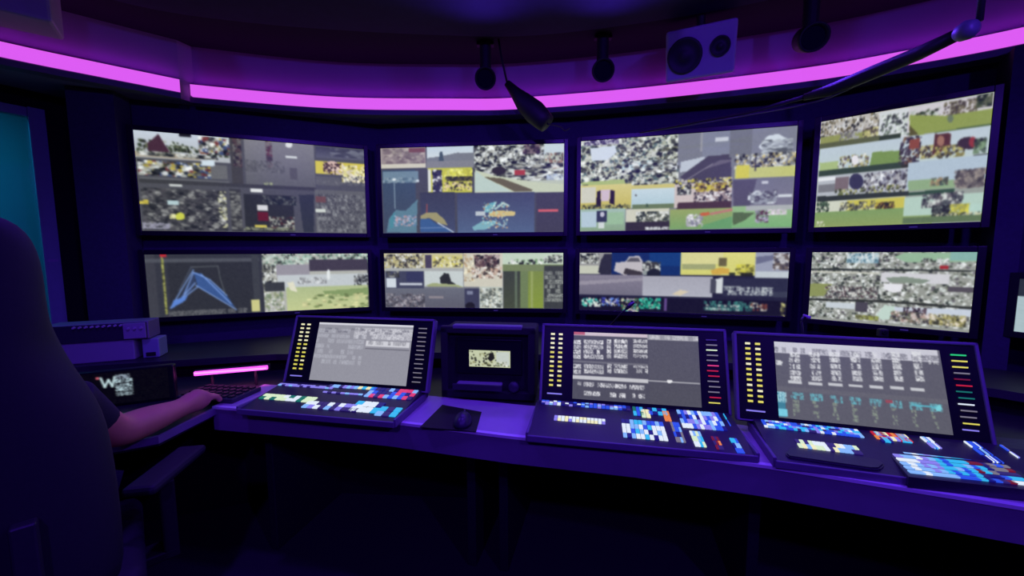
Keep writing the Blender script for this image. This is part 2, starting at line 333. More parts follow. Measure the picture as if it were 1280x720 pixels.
def pic_m2u():
    p = Pic(300, 140, [(65, 125), (1212, 90), (1205, 645), (100, 650)], (72, 74, 88))
    p.rect(65, 125, 348, 245, (156, 142, 142)); p.dots(80, 130, 340, 225, 60, 4, [(140, 126, 130), (176, 164, 158), (120, 104, 112)], 2); p.rect(240, 122, 340, 148, (120, 74, 84)); p.rect(76, 225, 350, 245, (206, 202, 184))
    p.rect(350, 112, 645, 180, (190, 208, 222), (204, 216, 220)); p.poly([(350, 185), (440, 172), (540, 150), (645, 150), (645, 245), (350, 245)], (118, 124, 134)); p.poly([(425, 205), (432, 145), (448, 145), (458, 205)], (66, 84, 98)); p.rect(352, 205, 645, 245, (128, 130, 138))
    p.rect(645, 95, 1212, 395, (184, 194, 176)); p.rect(645, 95, 1085, 240, (176, 184, 184)); p.dots(645, 97, 1085, 250, 430, 3, BW, 1.1); p.dots(950, 95, 1060, 155, 40, 4, [(60, 44, 70), (40, 34, 54), (130, 110, 120)])
    p.rect(1085, 92, 1212, 160, (196, 212, 218)); p.dots(1090, 150, 1205, 250, 60, 3, [(80, 80, 76), (200, 200, 190), (150, 110, 90)]); p.dots(650, 228, 1205, 322, 160, 3, BW, 3); p.rect(900, 262, 965, 290, (176, 56, 56))
    p.ell(800, 262, 45, 26, (48, 44, 46)); p.dots(1100, 285, 1205, 320, 30, 3, [(170, 186, 210), (210, 220, 220)])
    p.poly([(650, 255), (760, 290), (1000, 330), (1205, 345), (1205, 395), (650, 395)], (196, 206, 176)); p.poly([(705, 300), (820, 310), (1010, 380), (1005, 392), (900, 392)], (104, 96, 70)); p.poly([(655, 260), (705, 300), (880, 392), (650, 392)], (184, 206, 196))
    p.rect(360, 250, 638, 398, (196, 196, 58)); p.rect(362, 258, 388, 395, (216, 220, 214)); p.rect(390, 262, 452, 398, (52, 52, 84)); p.dots(388, 255, 455, 395, 30, 3, [(220, 222, 228), (40, 40, 70), (80, 76, 90)])
    p.dots(460, 255, 638, 300, 50, 3, [(230, 232, 70), (190, 186, 60), (240, 240, 120)]); p.dots(470, 300, 638, 330, 50, 3, [(50, 50, 40), (90, 84, 50)]); p.dots(460, 335, 638, 385, 70, 3, [(226, 222, 90), (60, 56, 50), (220, 200, 150)])
    p.rect(80, 265, 305, 648, (58, 80, 108), (64, 74, 98)); p.rect(85, 270, 305, 335, (108, 136, 156)); p.dots(85, 310, 305, 340, 30, 3, [(140, 162, 176), (90, 118, 140)]); p.rect(152, 315, 170, 500, (116, 138, 158)); p.rect(222, 275, 234, 470, (118, 142, 162))
    p.ell(155, 318, 11, 9, (214, 226, 230)); p.ell(300, 325, 9, 9, (200, 212, 224)); p.poly([(120, 640), (130, 560), (170, 505), (230, 510), (302, 440), (302, 645)], (88, 128, 150)); p.poly([(140, 620), (135, 560), (165, 515), (180, 600)], (72, 140, 160)); p.dots(160, 540, 302, 605, 40, 3, [(150, 170, 200), (180, 150, 160), (90, 130, 170)])
    p.rect(318, 400, 540, 645, (58, 62, 84), (66, 76, 112)); p.poly([(322, 540), (360, 520), (420, 520), (470, 565), (490, 600), (430, 585), (380, 555), (322, 560)], (158, 150, 104)); p.poly([(322, 560), (380, 560), (420, 590), (520, 640), (322, 640)], (54, 92, 150))
    p.line([(360, 470), (360, 520)], (190, 80, 70), 1.2); p.line([(430, 585), (525, 640)], (196, 214, 235), 1.4); p.line([(322, 615), (480, 612)], (124, 150, 200), 1)
    p.rect(545, 405, 1025, 645, (66, 72, 106), (80, 100, 140)); p.poly([(640, 610), (700, 575), (770, 570), (830, 600), (790, 590), (720, 625), (650, 630)], (120, 176, 190)); p.poly([(710, 520), (720, 470), (790, 452), (780, 480), (740, 520)], (96, 170, 190))
    p.poly([(660, 515), (720, 512), (720, 540), (660, 542)], (186, 196, 204)); p.poly([(740, 520), (800, 508), (905, 515), (900, 540), (800, 548), (745, 545)], (212, 190, 120)); p.line([(780, 500), (830, 462), (862, 480)], (180, 206, 200), 2); p.line([(770, 575), (840, 612)], (180, 220, 235), 1)
    p.dots(700, 460, 860, 620, 50, 2, [(150, 210, 215), (200, 150, 110), (210, 220, 200)]); p.rect(1035, 400, 1205, 645, (66, 64, 84)); p.rect(1048, 506, 1170, 517, (216, 90, 100)); return p
def pic_m2l():
    p = Pic(300, 92, [(98, 130), (1197, 127), (1192, 466), (115, 462)], (118, 120, 132))
    p.rect(98, 130, 590, 235, (196, 192, 156)); p.dots(100, 135, 360, 222, 120, 3, [(50, 52, 60), (220, 222, 220), (190, 180, 120), (120, 110, 96)]); p.rect(355, 140, 396, 220, (72, 64, 92)); p.rect(398, 140, 590, 215, (206, 198, 128)); p.dots(400, 150, 590, 215, 60, 3, [(216, 206, 90), (90, 86, 80), (230, 228, 200)])
    p.rect(105, 222, 590, 240, (168, 172, 172)); p.rect(590, 130, 830, 335, (206, 202, 184)); p.dots(592, 135, 660, 300, 30, 3, [(230, 222, 190), (190, 160, 120)]); p.dots(655, 140, 810, 215, 90, 3.6, [(84, 60, 70), (40, 36, 44), (186, 170, 170), (120, 90, 90)]); p.dots(640, 215, 825, 285, 70, 3, [(196, 160, 140), (70, 60, 60), (226, 222, 214)])
    p.rect(110, 240, 350, 345, (64, 68, 96)); p.rect(115, 285, 180, 342, (206, 216, 226)); p.rect(200, 312, 340, 328, (190, 196, 210)); p.dots(110, 240, 200, 280, 20, 3, DK); p.rect(240, 245, 345, 305, (52, 56, 96))
    p.rect(350, 240, 590, 335, (196, 206, 206)); p.poly([(445, 280), (470, 250), (500, 252), (515, 300), (545, 318), (470, 322), (450, 310)], (44, 46, 50)); p.poly([(350, 330), (400, 310), (550, 320), (590, 335)], (160, 170, 120))
    p.rect(110, 345, 600, 465, (104, 108, 124), (92, 92, 108)); p.dots(115, 375, 360, 460, 130, 2.4, [(130, 120, 130), (90, 88, 100), (160, 156, 166), (70, 68, 80)]); p.rect(380, 392, 470, 405, (140, 132, 140))
    p.rect(598, 345, 690, 470, (60, 62, 92)); p.rect(612, 360, 650, 380, (124, 130, 160)); p.ell(632, 450, 30, 24, (30, 28, 40)); p.rect(690, 335, 830, 465, (186, 196, 186)); p.dots(692, 340, 828, 462, 120, 2.6, [(220, 226, 222), (90, 96, 90), (120, 130, 128), (200, 200, 180)])
    p.rect(830, 128, 1197, 200, (192, 212, 190)); p.dots(860, 165, 1080, 200, 30, 3, [(40, 42, 46), (120, 160, 110), (220, 225, 220)]); p.dots(1080, 140, 1190, 190, 30, 3, BW)
    p.rect(830, 200, 1197, 238, (118, 134, 90)); p.rect(832, 238, 1075, 466, (60, 66, 62), (70, 78, 60)); p.rect(935, 240, 985, 460, (110, 130, 84)); p.rect(985, 238, 1075, 462, (124, 142, 66), (136, 158, 52)); p.rect(1000, 240, 1012, 460, (150, 166, 90)); p.rect(905, 240, 918, 462, (96, 112, 92))
    p.rect(1080, 205, 1197, 466, (60, 64, 66)); p.glyphs(1085, 235, 1192, 425, 7, 7, (190, 196, 188), .8, .7); return p
def pic_m3u():
    p = Pic(320, 144, [(62, 158), (1232, 68), (1188, 620), (65, 628)], (120, 124, 134))
    p.rect(62, 150, 578, 385, (190, 196, 184)); p.dots(62, 140, 578, 385, 640, 3, [(34, 38, 42), (58, 62, 56), (218, 226, 214), (190, 196, 170), (232, 236, 230), (96, 98, 80), (84, 110, 110)], 1.3); p.rect(80, 155, 260, 172, (60, 50, 96)); p.dots(80, 155, 260, 172, 30, 2, [(200, 200, 210)])
    p.poly([(108, 195), (240, 178), (250, 215), (200, 255), (120, 262)], (204, 216, 228)); p.poly([(505, 270), (570, 262), (572, 305), (540, 310)], (216, 222, 230)); p.rect(280, 265, 500, 300, (178, 206, 214)); p.dots(280, 265, 570, 320, 70, 3, BW, 2)
    p.poly([(64, 385), (64, 372), (290, 355), (300, 390)], (170, 190, 110))
    p.rect(578, 108, 860, 268, (126, 132, 152)); p.rect(580, 110, 705, 262, (120, 124, 138)); p.rect(700, 105, 705, 210, (150, 152, 160)); p.rect(778, 136, 850, 152, (196, 202, 212)); p.poly([(590, 265), (700, 240), (728, 240), (620, 315), (585, 320)], (186, 196, 208)); p.poly([(585, 345), (735, 235), (860, 222), (862, 360), (640, 380)], (72, 68, 86)); p.poly([(700, 310), (800, 255), (862, 250), (862, 262), (760, 290)], (104, 98, 116)); p.line([(620, 360), (760, 275)], (150, 146, 160), 1)
    p.rect(862, 85, 992, 235, (112, 116, 128)); p.rect(985, 72, 1232, 240, (124, 128, 146)); p.poly([(1010, 185), (1060, 125), (1120, 112), (1180, 145), (1205, 190), (1150, 160), (1100, 145), (1050, 165), (1030, 200)], (206, 216, 226)); p.dots(1030, 150, 1200, 230, 60, 3, [(196, 206, 214), (90, 96, 104), (150, 158, 168)], 3)
    p.dots(885, 225, 1228, 305, 150, 3, [(36, 38, 44), (220, 224, 222), (200, 180, 110), (120, 124, 122)]); p.rect(885, 300, 1225, 352, (196, 200, 110)); p.rect(892, 285, 960, 352, (214, 206, 60)); p.line([(995, 240), (992, 310)], (60, 60, 70), 1.5)
    p.rect(62, 390, 330, 512, (214, 204, 120), (200, 186, 80)); p.rect(68, 400, 145, 480, (206, 206, 186)); p.poly([(168, 410), (218, 410), (212, 470), (172, 470)], (206, 186, 200)); p.poly([(145, 475), (150, 420), (168, 412), (170, 500), (150, 500)], (40, 30, 40)); p.poly([(215, 480), (220, 412), (240, 415), (242, 490)], (40, 30, 40)); p.dots(66, 492, 325, 512, 60, 2.4, [(50, 56, 40), (150, 150, 80)])
    p.rect(330, 400, 560, 500, (196, 216, 224), (170, 200, 210)); p.rect(330, 388, 560, 402, (206, 196, 110)); p.rect(335, 490, 560, 510, (104, 124, 84)); p.poly([(405, 500), (410, 480), (420, 500)], (60, 84, 60)); p.ell(353, 440, 5, 5, (90, 90, 90))
    p.rect(560, 385, 868, 500, (204, 190, 186)); p.dots(565, 360, 868, 400, 60, 3, [(216, 206, 60), (50, 46, 46), (206, 200, 190)]); p.dots(575, 385, 645, 440, 40, 3, [(40, 44, 50), (60, 62, 60), (206, 210, 206)]); p.dots(670, 380, 840, 420, 60, 3, [(206, 190, 50), (50, 40, 40), (160, 130, 60)]); p.dots(660, 425, 865, 480, 90, 3, [(224, 222, 224), (50, 46, 54), (150, 130, 130)])
    p.poly([(568, 515), (575, 480), (868, 470), (868, 512)], (74, 52, 56)); p.rect(870, 358, 1210, 500, (112, 114, 134), (124, 122, 142)); p.poly([(870, 362), (1000, 355), (960, 500), (872, 500)], (84, 80, 102)); p.dots(955, 420, 1110, 490, 70, 3, [(206, 214, 222), (140, 146, 160), (80, 78, 96)], 1.5); p.rect(1115, 440, 1195, 452, (206, 214, 220)); p.rect(1030, 370, 1065, 383, (196, 200, 212))
    p.rect(62, 515, 300, 622, (160, 190, 176), (134, 166, 130)); p.rect(70, 525, 150, 605, (176, 200, 214)); p.rect(150, 522, 203, 580, (48, 54, 84)); p.ell(178, 538, 12, 14, (190, 190, 210)); p.rect(160, 580, 190, 610, (206, 216, 214)); p.rect(205, 530, 290, 590, (150, 190, 150))
    p.rect(302, 515, 530, 585, (206, 206, 184)); p.dots(355, 525, 528, 590, 110, 3, [(50, 60, 54), (90, 96, 80), (216, 220, 214)]); p.rect(302, 582, 530, 625, (52, 46, 54)); p.dots(405, 605, 530, 622, 30, 2, [(206, 210, 214)])
    p.rect(535, 515, 868, 618, (150, 168, 92), (120, 166, 96)); p.poly([(700, 600), (868, 550), (868, 618), (700, 618)], (100, 162, 100)); p.dots(620, 540, 710, 605, 46, 3, [(220, 220, 226), (130, 130, 150), (180, 180, 190)]); p.poly([(690, 535), (740, 528), (745, 545), (700, 550)], (206, 96, 50)); p.poly([(740, 535), (865, 510), (865, 524), (750, 545)], (190, 120, 110))
    p.rect(868, 500, 1195, 612, (146, 186, 128), (118, 180, 112)); p.rect(940, 500, 1195, 520, (170, 176, 176)); p.poly([(868, 600), (868, 530), (985, 535), (930, 575)], (84, 108, 66)); p.dots(990, 525, 1060, 590, 40, 2.6, [(90, 50, 70), (170, 160, 190), (110, 120, 120)]); p.dots(1060, 520, 1160, 545, 20, 3, [(220, 210, 220)]); return p
def pic_m3l():
    p = Pic(300, 90, [(68, 72), (1178, 66), (1160, 400), (62, 372)], (34, 34, 62))
    p.rect(62, 72, 240, 185, (150, 150, 150)); p.dots(70, 75, 170, 130, 60, 3, BW); p.rect(66, 140, 170, 182, (196, 200, 180)); p.poly([(165, 170), (180, 110), (200, 75), (240, 78), (240, 180), (180, 182)], (44, 44, 62))
    p.rect(240, 68, 605, 185, (16, 42, 108)); p.rect(440, 66, 605, 182, (14, 58, 130)); p.poly([(250, 165), (260, 120), (310, 118), (330, 90), (385, 86), (402, 112), (402, 180), (300, 185)], (190, 184, 190)); p.poly([(315, 118), (335, 98), (380, 95), (392, 118)], (86, 84, 96)); p.poly([(300, 180), (310, 150), (400, 170), (400, 192)], (60, 54, 60))
    p.poly([(402, 130), (430, 108), (480, 125), (508, 160), (505, 185), (402, 185)], (140, 150, 150)); p.dots(405, 118, 500, 165, 50, 2.6, [(206, 210, 206), (60, 60, 64)]); p.ell(462, 178, 38, 26, (30, 34, 48)); p.rect(500, 140, 605, 188, (14, 46, 112))
    p.rect(608, 66, 998, 190, (222, 218, 120), (214, 212, 104)); p.rect(612, 70, 830, 130, (218, 214, 140)); p.rect(612, 130, 790, 160, (160, 166, 110)); p.poly([(760, 160), (810, 145), (858, 150), (858, 178), (770, 182)], (216, 170, 60)); p.rect(808, 98, 848, 142, (104, 96, 60)); p.dots(895, 130, 992, 180, 40, 3, [(220, 214, 60), (130, 126, 50), (206, 200, 90)]); p.rect(862, 172, 890, 186, (50, 56, 40)); p.dots(920, 175, 985, 192, 12, 3, [(40, 40, 30)])
    p.rect(998, 66, 1176, 200, (150, 156, 180)); p.poly([(998, 90), (1090, 80), (1090, 105), (998, 128)], (104, 108, 140)); p.dots(1090, 72, 1172, 160, 70, 3, [(60, 56, 70), (200, 200, 205), (110, 96, 90)]); p.rect(998, 168, 1172, 200, (190, 200, 208))
    p.rect(62, 185, 405, 295, (132, 126, 146), (112, 108, 128)); p.poly([(62, 220), (405, 200), (405, 215), (62, 240)], (150, 144, 160)); p.rect(405, 192, 770, 300, (164, 164, 178), (172, 174, 188)); p.poly([(555, 285), (600, 262), (650, 270), (600, 292)], (214, 200, 170)); p.rect(405, 290, 770, 300, (196, 200, 206)); p.rect(765, 205, 790, 280, (70, 72, 90)); p.poly([(790, 280), (790, 205), (825, 195), (832, 280)], (206, 212, 216))
    p.rect(830, 200, 1172, 300, (42, 44, 72)); p.rect(832, 240, 925, 250, (110, 116, 130)); p.glyphs(835, 245, 1090, 292, 2, 26, (206, 216, 216), .85); p.rect(1090, 270, 1170, 300, (56, 60, 84))
    p.rect(62, 298, 1170, 400, (22, 20, 44)); p.dots(75, 305, 180, 355, 30, 2.6, [(200, 235, 220), (60, 200, 180), (230, 235, 225)]); p.dots(185, 305, 280, 352, 26, 2.6, [(190, 190, 230), (60, 70, 200), (210, 210, 180), (80, 130, 240)]); p.dots(290, 305, 380, 380, 30, 2.6, [(200, 206, 170), (90, 100, 60), (40, 160, 140), (190, 180, 190)]); p.dots(385, 305, 500, 365, 56, 2.6, [(20, 170, 140), (60, 214, 180), (180, 200, 180), (14, 110, 90)])
    p.rect(520, 308, 532, 372, (96, 70, 140)); p.glyphs(730, 318, 980, 375, 3, 16, (60, 150, 140), .8); p.glyphs(740, 335, 930, 372, 2, 12, (190, 214, 206), .7); p.dots(970, 325, 1060, 372, 16, 2.4, [(190, 190, 180), (120, 60, 50)]); p.dots(1132, 325, 1152, 400, 12, 2.4, [(200, 196, 120), (70, 66, 50)]); return p
def pic_m4u():
    p = Pic(240, 150, [(85, 193), (870, 52), (815, 642), (65, 657)], (150, 158, 150))
    W_ = [(232, 236, 240), (214, 216, 216), (60, 62, 60), (96, 86, 60), (40, 40, 48), (170, 160, 140)]
    p.rect(85, 193, 480, 262, (186, 182, 178)); p.dots(85, 185, 345, 245, 130, 2.6, W_); p.rect(85, 262, 300, 292, (146, 152, 82)); p.dots(170, 240, 270, 280, 36, 2.6, [(120, 118, 120), (170, 172, 176)]); p.dots(270, 225, 345, 260, 30, 2.6, [(206, 200, 130), (90, 80, 70)])
    p.rect(345, 150, 475, 262, (206, 212, 216)); p.dots(350, 165, 480, 250, 60, 2.8, [(200, 214, 200), (96, 110, 96), (226, 230, 232), (60, 64, 70)]); p.rect(82, 290, 345, 306, (90, 96, 64)); p.rect(345, 255, 440, 268, (50, 62, 46))
    p.rect(475, 125, 868, 185, (204, 200, 206)); p.dots(480, 148, 620, 162, 20, 2.4, TREE, 2); p.dots(635, 105, 790, 145, 46, 2.6, [(70, 60, 60), (96, 90, 60), (120, 110, 90)]); p.dots(790, 70, 860, 118, 50, 2.6, TREE[:4]); p.poly([(478, 160), (640, 162), (865, 128), (860, 200), (600, 235), (520, 250), (480, 215)], (142, 158, 70)); p.poly([(600, 235), (862, 195), (862, 208), (560, 252)], (76, 100, 52)); p.ell(665, 175, 14, 18, (104, 120, 92)); p.poly([(478, 205), (520, 245), (480, 252)], (90, 84, 40))
    # row two
    p.rect(82, 312, 858, 400, (184, 200, 212), (186, 206, 200)); p.poly([(82, 372), (165, 365), (165, 412), (82, 420)], (166, 190, 120)); p.dots(165, 345, 298, 405, 66, 2.8, [(170, 160, 90), (60, 56, 40), (104, 96, 104), (216, 216, 206)]); p.ell(238, 360, 16, 22, (226, 224, 230)); p.poly([(300, 400), (315, 325), (440, 318), (445, 370), (360, 400)], (118, 150, 74)); p.rect(82, 408, 480, 428, (52, 70, 54))
    p.dots(440, 265, 528, 380, 60, 3, [(44, 38, 56), (70, 60, 76), (120, 84, 60), (60, 50, 60)]); p.rect(482, 270, 525, 310, (140, 70, 54)); p.dots(530, 300, 600, 350, 36, 2.8, [(190, 180, 96), (60, 50, 44), (206, 206, 180)]); p.poly([(585, 340), (595, 245), (668, 240), (668, 305), (610, 330)], (88, 48, 46)); p.ell(622, 275, 17, 24, (160, 110, 90)); p.dots(600, 305, 735, 345, 50, 2.8, [(130, 120, 60), (60, 56, 50), (190, 180, 90)]); p.ell(750, 285, 50, 28, (60, 44, 54)); p.ell(770, 280, 18, 24, (150, 50, 50)); p.dots(780, 268, 832, 330, 40, 2.8, [(70, 90, 66), (120, 150, 110), (40, 44, 44)]); p.poly([(445, 385), (850, 330), (845, 352), (450, 400)], (50, 50, 40))
    # row three
    p.rect(78, 435, 480, 520, (176, 182, 190)); p.rect(80, 440, 155, 450, (226, 230, 234)); p.rect(80, 470, 155, 500, (120, 122, 128)); p.rect(155, 440, 212, 490, (120, 104, 110)); p.ell(245, 455, 32, 36, (54, 54, 84)); p.dots(280, 420, 470, 490, 110, 2.8, [(226, 230, 234), (60, 56, 66), (120, 120, 140), (150, 146, 150)]); p.dots(150, 490, 460, 520, 60, 2.6, [(90, 100, 50), (160, 160, 90), (56, 60, 40)]); p.poly([(75, 520), (480, 498), (480, 520), (75, 545)], (48, 56, 50))
    p.rect(480, 375, 835, 470, (172, 192, 208)); p.poly([(478, 455), (590, 445), (690, 450), (690, 485), (478, 500)], (140, 172, 126)); p.dots(580, 445, 660, 475, 26, 2.8, [(50, 66, 66), (90, 96, 80), (170, 140, 100)]); p.poly([(688, 470), (700, 410), (830, 395), (826, 480), (700, 485)], (92, 84, 88)); p.dots(690, 410, 828, 485, 60, 2.8, [(120, 112, 110), (70, 66, 70), (150, 140, 130)]); p.poly([(480, 505), (690, 488), (690, 505), (480, 520)], (50, 80, 60))
    # row four
    p.rect(70, 545, 465, 592, (206, 210, 190)); p.rect(210, 540, 465, 588, (206, 196, 70)); p.dots(75, 545, 130, 590, 26, 2.6, [(70, 96, 70), (40, 50, 40)]); p.dots(175, 550, 330, 590, 50, 2.6, [(56, 60, 60), (216, 214, 150), (110, 110, 96)]); p.dots(330, 550, 420, 585, 34, 2.8, [(80, 50, 40), (40, 36, 36), (190, 170, 60)]); p.rect(68, 592, 590, 650, (126, 160, 92), (140, 162, 88)); p.dots(75, 630, 110, 650, 8, 2.4, [(216, 220, 190)])
    p.rect(465, 530, 820, 600, (176, 206, 190)); p.dots(545, 515, 730, 570, 90, 3, [(50, 50, 62), (80, 84, 90), (206, 212, 206), (110, 104, 110)]); p.dots(590, 565, 670, 625, 50, 3, [(40, 42, 48), (80, 84, 84)]); p.dots(670, 560, 760, 610, 40, 3, [(206, 200, 60), (170, 170, 70)]); p.rect(760, 560, 818, 630, (176, 210, 196)); p.dots(590, 600, 818, 622, 40, 2.4, [(206, 206, 170), (60, 70, 54)]); p.rect(460, 618, 815, 640, (96, 120, 80)); return p
def pic_m4l():
    p = Pic(240, 110, [(70, 118), (1010, 110), (972, 575), (60, 505)], (150, 154, 146))
    G_ = [(44, 52, 50), (225, 232, 230), (200, 210, 206), (70, 80, 66), (216, 222, 220), (186, 192, 186), (120, 126, 110), (96, 92, 100), (234, 236, 236)]
    p.dots(70, 112, 1005, 560, 900, 2.5, G_, 1.4)
    p.rect(270, 125, 450, 180, (166, 196, 206)); p.dots(270, 125, 450, 180, 40, 2.6, [(90, 130, 150), (214, 222, 224)]); p.poly([(540, 140), (600, 115), (1008, 112), (1003, 165), (800, 170), (600, 170)], (146, 186, 150)); p.rect(860, 112, 1008, 160, (130, 180, 170)); p.dots(690, 150, 850, 178, 36, 2.4, G_); p.poly([(62, 212), (800, 212), (1000, 214), (1000, 222), (62, 222)], (44, 50, 48)); p.rect(800, 190, 845, 214, (170, 40, 44))
    p.rect(68, 230, 460, 242, (206, 206, 190)); p.rect(470, 236, 855, 300, (206, 206, 212)); p.poly([(495, 262), (600, 255), (750, 275), (700, 295), (520, 290)], (130, 146, 130)); p.rect(64, 288, 470, 300, (70, 74, 70)); p.poly([(62, 300), (190, 300), (150, 370), (62, 375)], (140, 150, 84)); p.poly([(480, 295), (590, 300), (585, 340), (540, 350), (490, 330)], (226, 226, 232)); p.dots(150, 310, 450, 400, 120, 2.6, [(60, 62, 66), (110, 110, 112), (206, 206, 200), (90, 70, 76)]); p.rect(850, 310, 990, 345, (84, 78, 88))
    p.poly([(62, 385), (62, 398), (480, 405), (990, 440), (990, 425), (480, 392)], (50, 54, 50)); p.rect(160, 408, 325, 450, (196, 206, 214)); p.rect(330, 405, 395, 465, (74, 70, 84)); p.poly([(445, 480), (490, 420), (550, 425), (545, 500), (480, 505)], (190, 214, 202)); p.poly([(545, 430), (990, 440), (985, 480), (560, 470)], (196, 206, 222)); p.dots(600, 430, 730, 480, 36, 2.8, [(46, 38, 56), (90, 70, 80)]); p.dots(530, 455, 760, 530, 110, 2.6, [(180, 146, 134), (60, 54, 66), (210, 196, 190), (96, 100, 80)]); p.dots(750, 465, 950, 545, 110, 2.6, [(190, 180, 110), (130, 124, 70), (220, 210, 190), (60, 60, 50)]); p.dots(60, 490, 330, 510, 40, 2.4, [(230, 230, 230), (50, 50, 50)]); p.dots(330, 480, 460, 515, 36, 2.5, [(160, 168, 70), (110, 110, 60)]); return p
def pic_m5():
    p = Pic(120, 70, [(0, 0), (100, 0), (100, 60), (0, 60)], (150, 170, 176)); p.rect(0, 0, 100, 20, (40, 46, 60)); p.rect(0, 20, 40, 60, (166, 190, 196)); p.dots(30, 22, 100, 58, 120, 3, BW); return p
def pic_ca():
    p = Pic(220, 110, [(535, 78), (950, 90), (905, 333), (462, 305)], (146, 146, 158))
    p.rect(535, 70, 950, 98, (214, 214, 224)); p.glyphs(500, 98, 700, 250, 7, 16, (186, 188, 200), .6, .7); p.glyphs(690, 98, 945, 150, 3, 22, (214, 214, 222), .85); p.glyphs(560, 98, 945, 130, 2, 26, (110, 110, 124), .5)
    p.rect(735, 150, 925, 178, (206, 206, 214)); p.glyphs(745, 150, 920, 172, 1, 16, (140, 140, 150)); p.rect(728, 178, 925, 190, (74, 72, 84)); return p
def pic_cb():
    p = Pic(220, 110, [(275, 88), (795, 110), (808, 408), (262, 362)], (78, 78, 88)); p.sl = .06
    p.rect(275, 86, 580, 98, (206, 190, 200)); p.rect(275, 86, 320, 100, (190, 90, 110)); p.rect(580, 96, 800, 120, (150, 150, 158)); p.glyphs(580, 98, 800, 120, 1, 20, (206, 206, 210))
    for x0, x1, n in ((272, 300, 2), (315, 395, 6), (410, 428, 1), (440, 495, 5), (520, 580, 5)):
        p.glyphs(x0, 118, x1, 200, 4, n, (232, 232, 234), .95, 1); p.glyphs(x0, 218, x1, 262, 2, n, (232, 232, 234), .95, 1)
    p.rect(268, 205, 580, 212, (110, 110, 118)); p.rect(265, 264, 580, 282, (196, 196, 200)); p.rect(580, 290, 800, 297, (170, 170, 176)); p.ell(670, 294, 12, 8, (230, 230, 232))
    p.glyphs(285, 288, 300, 310, 1, 1, (232, 232, 234)); p.glyphs(310, 290, 580, 318, 1, 18, (224, 224, 228), .8, 1); p.glyphs(312, 328, 378, 352, 1, 5, (224, 224, 228), .9, 1); p.glyphs(420, 334, 485, 360, 1, 5, (224, 224, 228), .9, 1); p.glyphs(515, 340, 578, 366, 1, 5, (224, 224, 228), .9, 1)
    p.rect(585, 125, 800, 285, (84, 84, 94)); p.rect(585, 302, 806, 400, (80, 80, 88)); return p
def pic_cc():
    p = Pic(220, 110, [(192, 82), (790, 115), (850, 417), (212, 357)], (92, 92, 102)); p.sl = .07
    p.rect(192, 82, 790, 118, (200, 200, 210)); p.glyphs(192, 92, 790, 125, 1, 40, (110, 110, 120))
    for k in range(7):
        x = 245 + k * 74; p.glyphs(x, 118, x + 52, 225, 5, 6, (222, 224, 226), .85, 1); p.rect(x, 222 + k * 4, x + 52, 232 + k * 4, (196, 198, 202))
    p.glyphs(200, 150, 235, 165, 1, 4, (222, 224, 226)); p.glyphs(750, 150, 790, 165, 1, 4, (222, 224, 226))
    p.rect(200, 240, 850, 262, (100, 100, 108)); p.rect(206, 262, 242, 352, (56, 130, 156)); p.glyphs(206, 262, 242, 300, 3, 3, (170, 220, 230)); p.rect(210, 322, 246, 350, (110, 206, 230))
    for k in range(8):
        x = 255 + k * 72; p.glyphs(x, 262 + k * 6, x + 50, 290 + k * 6, 2, 6, (96, 190, 204), .75, .9); p.glyphs(x + 8, 290 + k * 6, x + 36, 350 + k * 6, 5, 3, (150, 170, 140), .6, .8)
    p.rect(700, 306, 800, 313, (80, 180, 200)); p.ell(792, 318, 11, 11, (110, 210, 220)); p.rect(600, 290, 630, 300, (160, 70, 80)); return p
def pic_small():
    p = Pic(80, 34, [(0, 0), (100, 0), (100, 40), (0, 40)], (196, 204, 166)); p.dots(0, 2, 70, 38, 22, 3, [(60, 62, 40), (40, 40, 34), (150, 150, 100)]); p.poly([(45, 20), (50, 6), (58, 4), (62, 18), (52, 26)], (30, 30, 26)); p.rect(66, 4, 98, 36, (196, 206, 196)); p.dots(60, 26, 98, 38, 10, 3, [(120, 130, 90), (224, 228, 210)]); return p

# ================================================================== SETTING
WALLP = [(-2.50, 2.33), (-2.22, 2.44), (-0.96, 2.905), (.40, 2.775), (1.76, 2.43), (2.44, 1.95), (3.15, .9)]
WL0 = Vector((-2.60, 2.47)); WLD = Vector((-.515, -.857))
wl = lambda t: (WL0.x + WLD.x * t, WL0.y + WLD.y * t)
struct('floor', prism([(-5.2, -2.6), (4.6, -2.6), (4.6, 3.6), (-5.2, 3.6)], -.06, 0), M['floor'])
struct('ceiling', prism([(-5.2, -2.6), (4.6, -2.6), (4.6, 3.6), (-5.2, 3.6)], 2.62, 2.7), M['void'])
struct('wall_back', ribbon(WALLP, 0, .12, 0, 2.62), M['wall'])
struct('wall_right', prism([(3.15, .9), (3.27, .96), (4.5, -2.5), (4.38, -2.5)], 0, 2.62), M['wall'])
struct('wall_rear', prism([(-4.95, -2.5), (4.45, -2.5), (4.45, -2.6), (-4.95, -2.6)], 0, 2.62), M['wall'])
# left wall with the window opening
W0, W1 = .156, 1.75; ZB, ZT = .92, 2.2
bm = bmesh.new(); nrm = Vector((-.857, .515))
def wseg(t0, t1, z0, z1, th=.12, back=0.0):
    a = Vector(wl(t0)) + nrm * back; b_ = Vector(wl(t1)) + nrm * back
    prism([a, b_, b_ + nrm * th, a + nrm * th], z0, z1, bm)
wseg(-.12, W0, 0, 2.62); wseg(W1, 5.78, 0, 2.62); wseg(W0, W1, 0, ZB); wseg(W0, W1, ZT, 2.62)
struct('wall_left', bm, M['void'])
# dark return joining left wall and back wall
struct('edge_hilite_1', prism([wl(-.12), (WALLP[0][0] + .03, WALLP[0][1] + .02), (WALLP[0][0] - .02, WALLP[0][1] + .14), (wl(-.12)[0] - .05, wl(-.12)[1] + .1)], 0, 2.62), M['void'])
